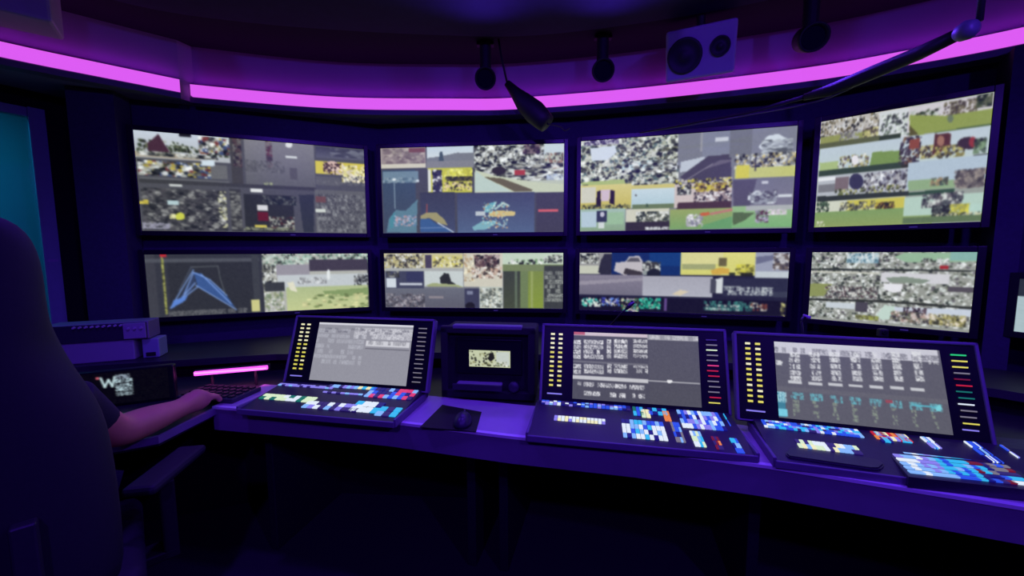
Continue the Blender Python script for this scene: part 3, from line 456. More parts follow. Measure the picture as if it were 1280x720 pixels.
# navy column left and right of the monitor wall
struct('edge_hilite_2', prism([(-2.42, 2.215), (-2.235, 2.29), (-2.25, 2.40), (-2.46, 2.34)], 0, 2.28), M['wall'])
struct('edge_hilite_3', prism([(2.235, 1.83), (2.30, 1.78), (2.42, 1.93), (2.36, 1.99)], 0, 2.28), M['wall'])
wn = bpy.data.objects.new('window_1', None); C.objects.link(wn); wn['kind'] = 'structure'
bm = bmesh.new()
wseg(W0, W0 + .055, ZB, ZT, .05, .002); wseg(W0 + .055, W1 - .05, ZT - .05, ZT, .05, .02); wseg(W0 + .055, W1 - .05, ZB, ZB + .05, .05, .02); wseg(W1 - .05, W1, ZB, ZT, .05, .02)
wseg(W0 + .052, W0 + .064, ZB, ZT, .03, .0)
obj('window_frame', bm, M['winframe'], wn)
bm = bmesh.new(); wseg(W0 + .01, W0 + .052, 1.33, 1.345, .02, .0); obj('window_latch_plate', bm, M['white'], wn)
bm = bmesh.new(); wseg(W0 + .055, W1 - .05, ZB + .05, ZT - .05, .008, .04); obj('window_pane', bm, M['glass'], wn)
# the lit room beyond the window
a = Vector(wl(-.9)) + nrm * 1.3; b_ = Vector(wl(4.0)) + nrm * 1.3
struct('wall_beyond', prism([a, b_, b_ + nrm * .1, a + nrm * .1], 0, 2.62), M['pale'])
tl = bpy.data.lights.new('teal_lamp', 'AREA'); tl.shape = 'RECTANGLE'; tl.size = 1.6; tl.size_y = .3; tl.energy = 15; tl.color = (.01, .50, 1.0)
to = thing('wall_lamp', 'teal ceiling light in the room beyond the left window', 'lamp', (*(Vector(wl(1.4)) + nrm * .7), 2.61)); to.rotation_euler = (0, 0, math.atan2(WLD.y, WLD.x))
obj('lamp_housing', bx((-.85, -.2, -.03), (.85, .2, .01), .005), M['winframe'], to)
lo = bpy.data.objects.new('lamp_light', tl); C.objects.link(lo); lo.parent = to; lo.location = (0, 0, -.035)

# bulkhead with LED strips
SL = smooth_line([(-3.6, .75), (-3.0, 1.42), (-2.443, 1.972), (-2.227, 2.162), (-1.94, 2.395)], 5)
SR = smooth_line([(-1.925, 2.464), (-1.45, 2.60), (-1.011, 2.678), (-.42, 2.698), (.031, 2.688), (.799, 2.536), (1.611, 2.286), (2.027, 2.081), (2.336, 1.883), (2.62, 1.60), (3.0, 1.05)], 5)
bm = bmesh.new()
f1 = offset(SL, .03) + offset(SR, .03)
prism(f1 + [(3.6, 1.2), (2.62, 2.02), (1.83, 2.52), (.42, 2.87), (-.98, 3.0), (-2.22, 2.53), (-2.60, 2.47), (-3.75, .9)], 2.29, 2.62, bm)
struct('edge_hilite_4', bm, M['fascia'])
struct('edge_hilite_5', ribbon(SL, -.035, .03, 2.272, 2.302), M['lip'])
struct('edge_hilite_6', ribbon(SR, -.035, .03, 2.272, 2.302), M['lip'])
def led(line, label):
    t = thing('led_light_strip', label, 'light', (0, 0, 0), 0, 'LED strips along the curved bulkhead')
    obj('aluminium_channel', ribbon(line, .004, .028, 2.306, 2.394), M['metal'], t)
    P = [Vector((x, y, 2.3985)) for x, y in offset(line, -.009)]
    for i in range(0, len(P) - 1, 2):
        a, b = P[i], P[min(i + 2, len(P) - 1)]
        l = bpy.data.lights.new('uplight', 'AREA'); l.shape = 'RECTANGLE'; l.size = (b - a).length; l.size_y = .012; l.energy = E_UP * l.size; l.color = (.50, .01, 1.0)
        lo = bpy.data.objects.new('uplight', l); C.objects.link(lo); lo.parent = t; lo.location = (a + b) / 2; lo.rotation_euler = (R(180), 0, math.atan2((b - a).y, (b - a).x)); 
    obj('diffuser', ribbon(line, -.022, .004, 2.318, 2.382), M['strip'], t)
led(SL[:-1] + [SL[-1]], 'glowing pink-purple LED strip on the bulkhead above the left window, the shorter one')
led(SR, 'long glowing pink-purple LED strip curving above all the wall monitors')
# ceiling raft, lower than the ceiling, leaving a dark slot before the bulkhead
RF = smooth_line([(-3.1, .3), (-2.5, 1.35), (-1.97, 1.95), (-1.40, 2.18), (-.4, 2.31), (.3, 2.29), (1.3, 1.99), (2.0, 1.5), (2.7, .5)], 5)
struct('edge_hilite_7', prism(RF + [(2.9, -2.3), (-3.2, -2.3)], 2.585, 2.618), M['ceil'])

# ================================================================== CEILING FIXTURES
def spot(p, aim, e, label, lamp=True, cone=110, col=BLUE, stem_top=2.615, group='ceiling spotlights'):
    p = Vector(p)
    t = thing('ceiling_spotlight', label, 'spotlight', (p.x, p.y, p.z), 0, group)
    d = (Vector(aim) - p).normalized()
    bm = bmesh.new(); lathe(bm, [(.045, -.075), (.058, -.065), (.062, .04), (.062, .075), (.054, .075), (.05, .055)], axis_mtx((0, 0, 0), d), 28); obj('lamp_head', bm, M['rubber'], t, True)
    bm = bmesh.new(); lathe(bm, [(.049, .052), (.049, .058)], axis_mtx((0, 0, 0), d), 24); obj('lens', bm, M['lens'], t)
    bm = bmesh.new(); cyl(bm, (0, 0, .03), (0, 0, stem_top - p.z), .034); box(bm, (-.05, -.02, stem_top - p.z - .02), (.05, .02, stem_top - p.z), .004); obj('stem', bm, M['rubber'], t)
    if lamp:
        l = bpy.data.lights.new('spot_lamp', 'SPOT'); l.energy = e; l.color = col; l.spot_size = R(cone); l.spot_blend = .8; l.shadow_soft_size = .05
        lo = bpy.data.objects.new('spot_lamp', l); C.objects.link(lo); lo.parent = t; lo.location = d * .085; lo.rotation_euler = d.to_track_quat('-Z', 'Y').to_euler()
    return t
for (px, py, Y, ax, lab) in ((607, 98, 2.45, (-.4, 2.9, 1.0), 'black ceiling spotlight above the second monitor column, left of the hanging microphone'),
                             (753, 88, 2.38, (.9, 2.7, 1.0), 'black ceiling spotlight left of the pale loudspeaker'),
                             (1012, 48, 2.0, (1.9, 2.2, 1.0), 'black ceiling spotlight right of the pale loudspeaker, beside the boom arm')):
    q = aty(px, py, Y); spot(q, (q.x * .75, q.y - 1.0, q.z - .42), E_SPOT * .5, lab, cone=150)
for (p, aim, e, lab) in (((-1.2, 1.15, 2.50), (-.9, 2.0, .8), E_SPOT, 'unseen black ceiling spotlight added to light the left end of the desk'),  # out-of-view spotlights added to bring blue light onto the desk
                         ((.35, 1.0, 2.50), (.3, 1.9, .8), E_SPOT, 'unseen black ceiling spotlight added to light the middle of the desk'),
                         ((1.6, .6, 2.50), (1.25, 1.4, .8), E_SPOT, 'unseen black ceiling spotlight added to light the right end of the desk'),
                         ((-.35, -.9, 2.50), (-.3, 1.8, 1.1), E_REAR_FILL, 'unseen black fill spotlight added behind the viewer, left one of the rear pair'),  # rear pair added as fill for the desk front and bulkhead
                         ((1.5, -1.0, 2.50), (.9, 1.5, 1.1), E_REAR_FILL, 'unseen black fill spotlight added behind the viewer, right one of the rear pair')):
    spot(p, aim, e, lab, cone=(135 if e < E_REAR_FILL else 108))
# pale loudspeaker
def speaker(p, rz, w_, h_, d_, label, m, tilt=0, flip=1):
    t = thing('loudspeaker', label, 'speaker', p, rz); t.rotation_euler = (tilt, 0, rz)
    obj('cabinet', bx((-w_ / 2, 0, -h_ / 2), (w_ / 2, d_, h_ / 2), .012), m, t)
    def drv(x, z, r, n):
        bm = bmesh.new(); lathe(bm, [(r, 0), (r * .98, .010), (r * .86, .011), (r * .8, .006), (r * .35, .002), (r * .28, .008), (r * .1, .011)], axis_mtx((x, .001, z), (0, -1, 0)), 32); obj(n, bm, M['cone'], t, True)
    drv(-w_ * .22 * flip, -.005, h_ * .36, 'woofer'); drv(w_ * .28 * flip, .01, h_ * .2, 'tweeter')
    bm = bmesh.new(); cyl(bm, (0, d_ * .6, h_ / 2), (0, d_ * .6, 2.615 - p[2]), .02); obj('mounting_rod', bm, M['rubber'], t)
    return t
q = aty(875, 65, 2.1); speaker((q.x, q.y, q.z), R(-24), .325, .235, .22, 'pale two-driver loudspeaker hung sideways in front of the purple bulkhead', M['white'], tilt=R(24))
q = aty(2, -22, 1.72)
t = thing('ceiling_box', 'dim plain box hanging at the top left corner, above the shorter LED strip', 'box', (q.x, q.y, q.z), R(38))
obj('case', bx((-.16, 0, -.11), (.13, .2, .11), .012), M['white'], t)
obj('mounting_plate', bx((-.06, .04, .108), (.06, .16, 2.615 - q.z), .004), M['rubber'], t)
# boom arm on the right
P0 = aty(1208, 38, 1.45); P1 = aty(1150, 66, 1.60); P2 = aty(1040, 112, 1.84); P3 = aty(930, 142, 2.05); P4 = aty(800, 166, 2.25)
t = thing('boom_arm', 'long black boom arm crossing the LED strip at the right', 'boom arm')
obj('arm', tube([P0, P1, P1.lerp(P2, .5), P2, P2.lerp(P3, .3)], [.021, .026, .028, .027, .014]), M['rubber'], t, True)
obj('cable', tube(smooth_line([P1 + Vector((0, 0, .02)), P2 + Vector((0, 0, -.03)), P3 + Vector((0, 0, -.01)), P4], 6), .0035), M['metal'], t, True)
obj('rod', tube([P2.lerp(P3, .25), P3, P4], [.010, .006, .004]), M['rubber'], t, True)
bm = bmesh.new(); lathe(bm, [(.02, -.03), (.028, -.02), (.033, .005), (.024, .025), (.01, .03)], axis_mtx(P0, P0 - P1), 20); obj('clamp', bm, M['lip'], t, True)
bm = bmesh.new(); cyl(bm, P0 + Vector((.02, -.02, .02)), (P0.x + .02, P0.y - .02, 2.585), .010); obj('ceiling_rod', bm, M['rubber'], t, True)
# hanging microphone
A0 = aty(634, 104, 2.42); A1 = aty(655, 128, 2.40); A2 = aty(668, 140, 2.39); A3 = aty(684, 155, 2.37)
t = thing('hanging_microphone', 'dark hanging microphone hiding part of the long LED strip', 'microphone')
obj('body', tube([A0, A0.lerp(A1, .5), A1, A2, A2.lerp(A3, .6), A3], [.020, .034, .055, .066, .060, .052], n=18), M['rubber'], t, True)
obj('suspension_rod', tube([A0, (A0.x - .03, A0.y, 2.5), (A0.x - .05, A0.y, 2.618)], .006), M['rubber'], t, True)
obj('cable', tube(smooth_line([A3, aty(700, 158, 2.36), aty(706, 163, 2.36), aty(712, 160, 2.36)], 5), .004), M['rubber'], t, True)

# ================================================================== WALL MONITORS
EDGE = [[-2.189, 2.344], [-1.026, 2.796], [-0.901, 2.773], [0.347, 2.663], [0.452, 2.616], [1.631, 2.31], [1.717, 2.247], [2.175, 1.839], [2.30, 1.77], [2.62, 1.16]]
ZL = [CAMZ + v for v in (.709, .131, -.010, -.391)]
GRP = 'flat monitors in two rows on the curved wall'
def monitor(a, b, zt, zb, pic, label):
    a = Vector(a); b = Vector(b); w_ = (b - a).length; h_ = zt - zb; rz = math.atan2(b.y - a.y, b.x - a.x)
    t = thing('wall_monitor', label, 'monitor', (a.x, a.y, zb), rz, GRP)
    bz = .028
    obj('housing', bx((-bz, .004, -bz), (w_ + bz, .05, h_ + bz), .006), M['bezel'], t)
    bm = bmesh.new()
    for lo_, hi_ in (((-bz, -.008, -bz), (0, .004, h_ + bz)), ((w_, -.008, -bz), (w_ + bz, .004, h_ + bz)), ((0, -.008, -bz), (w_, .004, 0)), ((0, -.008, h_), (w_, .004, h_ + bz))): box(bm, lo_, hi_, .002)
    obj('bezel', bm, M['bezel'], t)
    screen_mesh('screen', pic, w_, h_, t, Matrix.Identity(4))
    bm = bmesh.new(); box(bm, (w_ / 2 - .14, .05, h_ / 2 - .06), (w_ / 2 + .14, .065, h_ / 2 + .06), .003); box(bm, (w_ / 2 - .05, .065, h_ / 2 - .04), (w_ / 2 + .05, .085, h_ / 2 + .04), .003)
    obj('mount_bracket', bm, M['metal'], t)
    bm = bmesh.new(); box(bm, (w_ * .62, -.0095, -bz * .65), (w_ * .62 + .03, -.008, -bz * .45)); obj('status_light', bm, KM['dim'], t)
    return t
cols = [(0, pic_m1u, pic_m1l, 'leftmost upper wall monitor showing dark crowd and street pictures', 'leftmost lower wall monitor showing a blue wireframe chart beside a grass scene'),
        (2, pic_m2u, pic_m2l, 'upper wall monitor with blue graphics below a big crowd picture and a yellow tile', 'lower wall monitor with green vertical stripes at its right side'),
        (4, pic_m3u, pic_m3l, 'upper wall monitor tiled with crowd, stair and green pitch pictures, third column', 'lower wall monitor with a pale car, yellow picture and coloured icon strip'),
        (6, pic_m4u, pic_m4l, 'upper right wall monitor tiled with pictures of trees and green lawns', 'lower right wall monitor filled with busy grey crowd pictures')]
for e, pu, pl, lu, ll in cols:
    monitor(EDGE[e], EDGE[e + 1], ZL[0], ZL[1], pu(), lu); monitor(EDGE[e], EDGE[e + 1], ZL[2], ZL[3], pl(), ll)
monitor(EDGE[8], EDGE[9], 1.25, ZL[3] + .02, pic_m5(), 'wall monitor cut off by the right edge of the photo, only its left sliver seen')

# ================================================================== DESK
FR = [(-2.15, .80), (-1.25, 1.33), (-1.24, 1.59), (-.86, 1.52), (-.47, 1.445), (.0, 1.318), (.40, 1.232), (.76, 1.128), (1.285, .93), (1.75, .70)]
BK = [(2.25, .85), (2.62, 1.15), (2.30, 1.72), (1.66, 2.26), (.38, 2.62), (-.95, 2.74), (-2.20, 2.26), (-2.62, 1.95), (-2.95, 1.4)]
dk = thing('control_desk', 'long curved black control desk with a pale front edge carrying the three consoles', 'desk')
obj('worktop', prism(FR + BK, .70, .738), M['desk'], dk)
FRS = FR[1:]
rim = [(-1.25, 1.33)] + FR[2:]
obj('pale_front_border', prism([(-1.24, 1.59), (-.86, 1.52), (-.47, 1.445), (.0, 1.318), (.40, 1.232), (.76, 1.128), (1.285, .93), (1.75, .70)] + [(1.86, .93), (1.36, 1.19), (.83, 1.385), (.46, 1.49), (.05, 1.575), (-.42, 1.70), (-.82, 1.775), (-1.20, 1.845)], .738, .7455), M['edge'], dk)
obj('front_panel', ribbon(FR[2:], -.016, .012, .645, .7385), M['dfas'], dk); obj('wing_edge', ribbon(FR[:3], -.012, .004, .712, .7385), M['dfas'], dk)
bm = ribbon(FR[2:], -.020, -.002, .736, .7460); obj('edge_highlight', bm, M['edge_hilite'], dk)  # pale strip painting the highlight line along the front top edge
for (x, y) in ((-1.05, 1.95), (-.12, 1.85), (.02, 1.82), (.95, 1.6), (1.7, 1.2)):
    bm = bmesh.new(); box(bm, (-.02, -.25, 0), (.02, .25, .70), .004, Matrix.Translation((x, y, 0)) @ Matrix.Rotation(R(-14), 4, 'Z')); obj('support_panel', bm, M['desk'], dk)
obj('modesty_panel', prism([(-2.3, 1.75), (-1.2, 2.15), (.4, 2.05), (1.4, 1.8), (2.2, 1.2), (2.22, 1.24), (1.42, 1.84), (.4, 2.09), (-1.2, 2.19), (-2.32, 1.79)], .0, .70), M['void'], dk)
# rear shelf
SH = [(-2.35, 1.72), (-2.05, 1.86), (-1.27, 2.07), (-.4, 2.09), (.4, 2.02), (1.2, 1.84), (1.9, 1.50), (2.2, 1.15)]
sh = thing('rear_shelf', 'long black shelf running along the wall below the lower monitors', 'shelf')
obj('shelf_board', prism(SH + [(2.50, 1.30), (2.28, 1.70), (1.66, 2.26), (.38, 2.62), (-.95, 2.74), (-2.20, 2.26), (-2.55, 2.0)], .805, .835), M['desk'], sh)
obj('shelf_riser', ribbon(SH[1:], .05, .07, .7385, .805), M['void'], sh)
obj('shelf_edge', ribbon(SH, -.006, 0.0, .803, .837), M['metal'], sh)

# ================================================================== CONSOLES
mesh_cache = {}
def key_mesh(colname, sx, sy, sz=.004):
    k = (colname, round(sx, 4), round(sy, 4))
    if k not in mesh_cache:
        bm = bmesh.new(); box(bm, (-sx / 2, -sy / 2, 0), (sx / 2, sy / 2, sz))
        me = bpy.data.meshes.new('key'); bm.to_mesh(me); bm.free(); me.materials.append(KM[colname]); mesh_cache[k] = me
    return mesh_cache[k]
def console(origin, rz, pic, clusters, label, slab, lw=.70, tilt=20, sidecols=None, x_end=None, x_start=-.01, depth=.27):
    W_, H_ = lw, .305
    t = thing('control_console', label, 'control console', (*origin, .746), rz, 'lit control consoles on the desk')
    inv = Matrix.Rotation(-rz, 4, 'Z') @ Matrix.Translation((-origin[0], -origin[1], -.746))
    XE = x_end or W_
    # sloped base: front low, back higher (profile extruded along x)
    bm = bmesh.new(); prof = [(-depth, 0), (.02, 0), (.06, 0), (.07, .045), (.02, .05), (-.02, .048), (-depth, .018)]
    vs_ = [[bm.verts.new((x, y, z)) for y, z in prof] for x in (x_start, XE)]
    bm.faces.new(vs_[0]); bm.faces.new(vs_[1])
    for i in range(len(prof)): bm.faces.new((vs_[0][i], vs_[0][(i + 1) % len(prof)], vs_[1][(i + 1) % len(prof)], vs_[1][i]))
    obj('base', bm, M['plate'], t)
    slope = math.atan2(.030, depth - .02); sf = lambda y: .018 + (y + depth) * .030 / (depth - .02)
    bm = bmesh.new(); box(bm, (x_start - .002, -depth - .006, .0), (XE + .002, -depth + .002, .022), .002); box(bm, (x_start - .008, -depth, 0), (x_start + .002, .02, .03), .002); box(bm, (XE - .002, -depth, 0), (XE + .008, .02, .03), .002)
    obj('base_trim', bm, M['frame'], t)
    bm = bmesh.new(); 
    # screen part
    S = Matrix.Translation((0, 0, .05)) @ Matrix.Rotation(R(-tilt), 4, 'X')
    obj('screen_shell', bx((0, .006, -.012), (W_, .035, H_), .008, S), M['frame'], t)
    bm = bmesh.new()
    for lo_, hi_ in (((0, -.006, -.008), (.010, .008, H_)), ((W_ - .010, -.006, -.008), (W_, .008, H_)), ((0, -.006, H_ - .010), (W_, .008, H_)), ((0, -.006, -.010), (W_, .008, -.004))): box(bm, lo_, hi_, .003, S)
    obj('screen_rim', bm, M['frame'], t)
    obj('glass_front', bx((.010, .0, -.012), (W_ - .010, .007, H_ - .010), 0, S), M['gloss'], t)
    screen_mesh('display', pic, .470, .262, t, S @ Matrix.Translation((.130, -.0015, .012)))
    obj('hinge', bx((.12, .02, -.0), (W_ - .12, .05, .04), .006), M['plate'], t)
    def putkey(nm, colname, sx, sy, m4):
        o = bpy.data.objects.new(nm, key_mesh(colname, sx, sy)); C.objects.link(o); o.parent = t; o.matrix_local = m4
    # side keys: two columns of twelve
    SK = S @ Matrix.Rotation(R(90), 4, 'X')
    for c_ in range(2):
        for r_ in range(12):
            x = .045 + c_ * .032; z = .262 - r_ * .0185
            cn = sidecols[0](r_, c_)
            putkey('side_key', cn, .0155, .0072, S @ Matrix.Translation((x, -.0005, z)) @ Matrix.Rotation(R(90), 4, 'X'))
    putkey('side_label', 'lav', .058, .005, S @ Matrix.Translation((.060, -.0005, .026)) @ Matrix.Rotation(R(90), 4, 'X'))
    for r_ in range(13):
        putkey('side_label', sidecols[1](r_), .038, .0042, S @ Matrix.Translation((.646 + .002 * math.sin(r_ * 3), -.0005, .262 - r_ * .0192)) @ Matrix.Rotation(R(90), 4, 'X'))
    # lit keys on the sloped surface
    allk = []
    for (x0, y0, x1, y1, rows, ncol, pal) in clusters:
        a = inv @ atz(x0, y0, .775); b_ = inv @ atz(x1, y1, .775)
        xa, xb = sorted((a.x, b_.x)); ya, yb = sorted((a.y, b_.y)); sh_ = max(0, yb + .008); ya -= sh_; yb -= sh_; dx = (xb - xa) / ncol; dy = (yb - ya) / rows
        for i in range(ncol):
            for j in range(rows):
                x = xa + (i + .5) * dx; y = ya + (j + .5) * dy
                if y < -depth + .006 or x > XE - .008 or x < x_start + .008: continue
                allk.append((x, y, sf(y), dx * .86, dy * .82, rnd.choice(pal)))
    allk.sort(key=lambda k: k[1] - k[3] * k[4] * 400)
    for k in allk[:100]:
        putkey('key', k[5], k[3], k[4], Matrix.Translation((k[0], k[1], k[2])) @ Matrix.Rotation(slope, 4, 'X'))
    if len(allk) > 100:
        names = sorted({k[5] for k in allk[100:]}); bm = bmesh.new(); fi = []
        for k in allk[100:]:
            n0 = len(bm.faces); box(bm, (-k[3] / 2, -k[4] / 2, 0), (k[3] / 2, k[4] / 2, .004), 0, Matrix.Translation((k[0], k[1], k[2])) @ Matrix.Rotation(slope, 4, 'X'))
            fi += [names.index(k[5])] * 6
        o = obj('small_keys', bm, [KM[n] for n in names], t); o['kind'] = 'stuff'
        for p_, i_ in zip(o.data.polygons, fi): p_.material_index = i_
    return t, inv, sf
sideA = (lambda r, c: 'lyel' if (r < 5 or c == 1 and r % 3 == 0) else 'yellow', lambda r: 'grey')
sideB = (lambda r, c: 'lyel' if r < 4 else ('yellow' if (r + c) % 3 else 'lyel'), lambda r: {5: 'pink', 6: 'red', 7: 'red', 11: 'red', 12: 'yellow', 2: 'cream', 1: 'grey', 0: 'dim'}.get(r, 'grey'))
sideC = (lambda r, c: 'yellow' if (r * 3 + c) % 4 else 'lyel', lambda r: {0: 'green', 1: 'yellow', 2: 'yellow', 3: 'grey', 4: 'brick', 5: 'red', 6: 'teal', 7: 'teal', 8: 'white', 11: 'yellow', 12: 'lav'}.get(r, 'grey'))
clA = [(347, 484, 415, 491, 2, 16, ['lav', 'lav', 'sky', 'dim']), (333, 494, 389, 504, 2, 10, ['cream', 'cream', 'teal', 'white']), (448, 487, 470, 491, 1, 5, ['orange', 'red', 'cyan', 'lyel']),
       (415, 486, 447, 491, 1, 8, ['sky', 'lav', 'dim']), (474, 486, 525, 499, 3, 11, ['blue', 'lav', 'dblue', 'sky', 'dim', 'pink']), (405, 493, 470, 499, 1, 12, ['sky', 'lav', 'dim']),
       (387, 502, 445, 514, 2, 10, ['sky', 'white', 'lav', 'dim']), (449, 503, 470, 516, 2, 4, ['cyan', 'white', 'lav', 'dblue']), (478, 509, 494, 520, 2, 3, ['cyan', 'dim', 'sky'])]
clB = [(678, 505, 788, 517, 3, 22, ['blue', 'sky', 'blue', 'dblue', 'lav', 'white', 'dim']), (693, 522, 757, 532, 2, 14, ['white', 'white', 'lyel', 'lav']), (788, 508, 803, 517, 2, 3, ['cyan', 'blue', 'teal']),
       (800, 518, 814, 527, 2, 2, ['cream', 'lyel']), (806, 510, 832, 518, 2, 4, ['blue', 'cyan', 'dblue']), (827, 520, 840, 531, 2, 2, ['orange', 'orange', 'dblue']), (842, 514, 905, 535, 4, 12, ['blue', 'sky', 'dblue', 'white', 'blue', 'lav']),
       (776, 527, 836, 550, 4, 10, ['white', 'sky', 'cyan', 'blue', 'white', 'dblue']), (837, 531, 858, 552, 4, 4, ['blue', 'grey', 'sky', 'dblue']), (861, 540, 884, 557, 3, 4, ['white', 'cyan', 'sky', 'cream']),
       (888, 546, 906, 560, 3, 3, ['brick', 'brick', 'orange', 'dim']), (911, 548, 932, 564, 3, 3, ['cyan', 'blue', 'sky', 'dblue']), (903, 524, 914, 537, 2, 2, ['cyan', 'blue'])]
clC = [(950, 532, 1080, 553, 4, 26, ['blue', 'sky', 'cyan', 'blue', 'lav', 'white', 'dim']), (992, 552, 1080, 570, 2, 14, ['white', 'lyel', 'cream', 'sky', 'dim']), (1072, 534, 1098, 545, 2, 4, ['cyan', 'blue', 'dblue']),
       (1098, 537, 1120, 546, 2, 4, ['cyan', 'cyan', 'blue']), (1130, 541, 1152, 553, 2, 4, ['cyan', 'blue', 'sky']), (1086, 547, 1142, 560, 2, 9, ['orange', 'lyel', 'red', 'lav', 'orange']), (1148, 554, 1178, 567, 2, 5, ['lav', 'white', 'blue']),
       (1186, 550, 1236, 572, 3, 7, ['blue', 'white', 'dblue', 'sky', 'blue']), (1226, 553, 1252, 566, 2, 3, ['white', 'lav', 'blue'])]
console((-1.045, 1.745), R(-11), pic_ca(), clA, 'left control console with a bright grey touchscreen', 'A', sidecols=sideA, x_end=.675, x_start=.01, depth=.252)
console((.106, 1.508), R(-11.5), pic_cb(), clB, 'middle control console whose dark grey screen has columns of white text', 'B', sidecols=sideB, x_end=.692, x_start=-.005, depth=.25)
cc, invC, sfC = console((.793, 1.338), R(-16.6), pic_cc(), clC, 'right control console whose screen has rows of turquoise text', 'C', sidecols=sideC, x_end=.82, x_start=.05, depth=.235)
# small status keys under the left console's screen are part of its surface; palm rest and key module of the right console
def on_desk_quad(pts, z0, z1, bm=None): return prism([tuple(atz(px, py, z1))[:2] for px, py in pts], z0, z1, bm)
bm = on_desk_quad([(982, 566), (986, 570), (1090, 585), (1100, 585), (1106, 580), (1101, 575), (1080, 570), (992, 558), (985, 560)], .748, .776); 
bmesh.ops.bevel(bm, geom=list(bm.edges), offset=.004, segments=2, affect='EDGES'); bmesh.ops.transform(bm, matrix=invC, verts=bm.verts); obj('palm_rest', bm, M['plate'], cc)
TL, BL_, BR_, TR_ = (1112, 563), (1140, 593), (1290, 609), (1250, 577)
bm = on_desk_quad([(1106, 561), (1136, 596), (1300, 614), (1262, 575)], .748, .778); bmesh.ops.transform(bm, matrix=invC, verts=bm.verts); km = obj('key_panel', bm, M['plate'], cc)
cnt = 0; NR, NC = 6, 17
a, b_, c_, d_ = [atz(*q_, .778) for q_ in (TL, TR_, BR_, BL_)]
ang = math.atan2((b_ - a).y, (b_ - a).x)
rest = []
for j in range(NR):
    for i in range(NC):
        u, v = (i + .5) / NC, (j + .5) / NR
        p_ = (a * (1 - u) + b_ * u) * (1 - v) + (d_ * (1 - u) + c_ * u) * v
        pal = ['sky', 'white', 'sky', 'lav'] if u < .35 else (['cyan', 'sky', 'cyan', 'blue'] if u < .62 else ['blue', 'dblue', 'grey', 'dim', 'cyan', 'brick'])
        if u > .9 and v > .6: pal = ['cyan', 'white']
        rest.append((p_, rnd.choice(pal)))
for p_, cn in rest[-100:]:
    o = bpy.data.objects.new('key', key_mesh(cn, .0195, .0125)); C.objects.link(o); o.parent = km; o.matrix_local = invC @ Matrix.Translation(p_) @ Matrix.Rotation(ang, 4, 'Z')

# camera stub on top of the right console, gooseneck hook lamp, small gooseneck microphone
q = aty(1103, 421, 1.43)
wc = thing('webcam', 'small dark webcam sitting on top of the right console screen', 'webcam', (q.x, q.y, q.z), R(-16.6))
obj('body', bx((-.014, -.012, 0), (.014, .014, .03), .004), M['rubber'], wc); bm = bmesh.new(); lathe(bm, [(.009, 0), (.007, .004)], axis_mtx((0, -.012, .018), (0, -1, 0)), 16); obj('lens', bm, M['gloss'], wc)
gl_ = thing('gooseneck_lamp', 'small hooked gooseneck lamp between the middle and right consoles', 'lamp')
p0 = aty(1003, 421, 1.55); p1 = aty(1002, 402, 1.55)
obj('stem', tube(smooth_line([(p0.x, p0.y + .05, .742), (p0.x, p0.y + .03, .95), p0, p1, p1 + Vector((.006, 0, .018)), p1 + Vector((.020, 0, .020))], 5), [.0045] * 26), M['metal'], gl_, True)
bm = bmesh.new(); lathe(bm, [(.004, -.02), (.007, 0), (.009, .006)], axis_mtx(p1 + Vector((.024, 0, .018)), (1, 0, -.5)), 14); obj('lamp_head', bm, M['white'], gl_, True)
bm = bmesh.new(); lathe(bm, [(.03, .742), (.03, .75), (.01, .755)], Matrix.Translation((p0.x, p0.y + .05, 0)), 20); obj('base', bm, M['metal'], gl_, True)
gm = thing('gooseneck_microphone', 'thin gooseneck microphone rising behind the middle console screen', 'microphone')
m0 = aty(771, 398, 1.62); m1 = aty(792, 377, 1.60)
obj('stem', tube(smooth_line([(m0.x - .05, 1.78, .742), (m0.x - .05, 1.76, .95), m0, m0.lerp(m1, .6)], 6), .0035), M['rubber'], gm, True)
obj('capsule', tube([m0.lerp(m1, .55), m0.lerp(m1, .7), m1], [.005, .009, .009], n=14), M['metal'], gm, True)
bm = bmesh.new(); lathe(bm, [(.035, .742), (.035, .752), (.008, .758)], Matrix.Translation((m0.x - .05, 1.78, 0)), 20); obj('base', bm, M['rubber'], gm, True)

# ================================================================== DEVICE BETWEEN LEFT AND MIDDLE CONSOLE
rz = R(-8); p = aty(610, 505, 1.70)
dv = thing('playback_unit', 'black box unit with a small picture screen between the left and middle consoles', 'video unit', (-.105, 1.66, .746), rz)
w2 = .205
bm = bmesh.new(); box(bm, (-w2, .01, 0), (w2, .2, .30), .01); obj('housing', bm, M['black'], dv)
bm = bmesh.new()
for lo_, hi_ in (((-w2, -.02, .0), (-w2 + .03, .012, .31)), ((w2 - .03, -.02, .0), (w2, .012, .31)), ((-w2, -.02, .285), (w2, .012, .315)), ((-w2, -.02, .0), (w2, .012, .035))): box(bm, lo_, hi_, .004)
obj('front_frame', bm, M['black'], dv)
obj('top_bar', bx((-.15, -.022, .305), (.15, .02, .322), .004), M['frame'], dv)
obj('screen_bezel', bx((-.14, -.004, .105), (.15, .012, .262), .006), M['gloss'], dv)
screen_mesh('small_screen', pic_small(), .180, .073, dv, Matrix.Translation((-.082, -.0055, .138)))
obj('tray', bx((-.135, -.05, .055), (.062, .01, .068), .003), M['paper'], dv)
obj('tray_lip', bx((-.145, -.055, .048), (.07, -.047, .075), .003), M['plate'], dv)
bm = bmesh.new(); lathe(bm, [(.024, 0), (.024, .018), (.018, .022)], axis_mtx((.115, -.004, .055), (0, -1, .2)), 20); obj('knob', bm, M['plate'], dv, True)
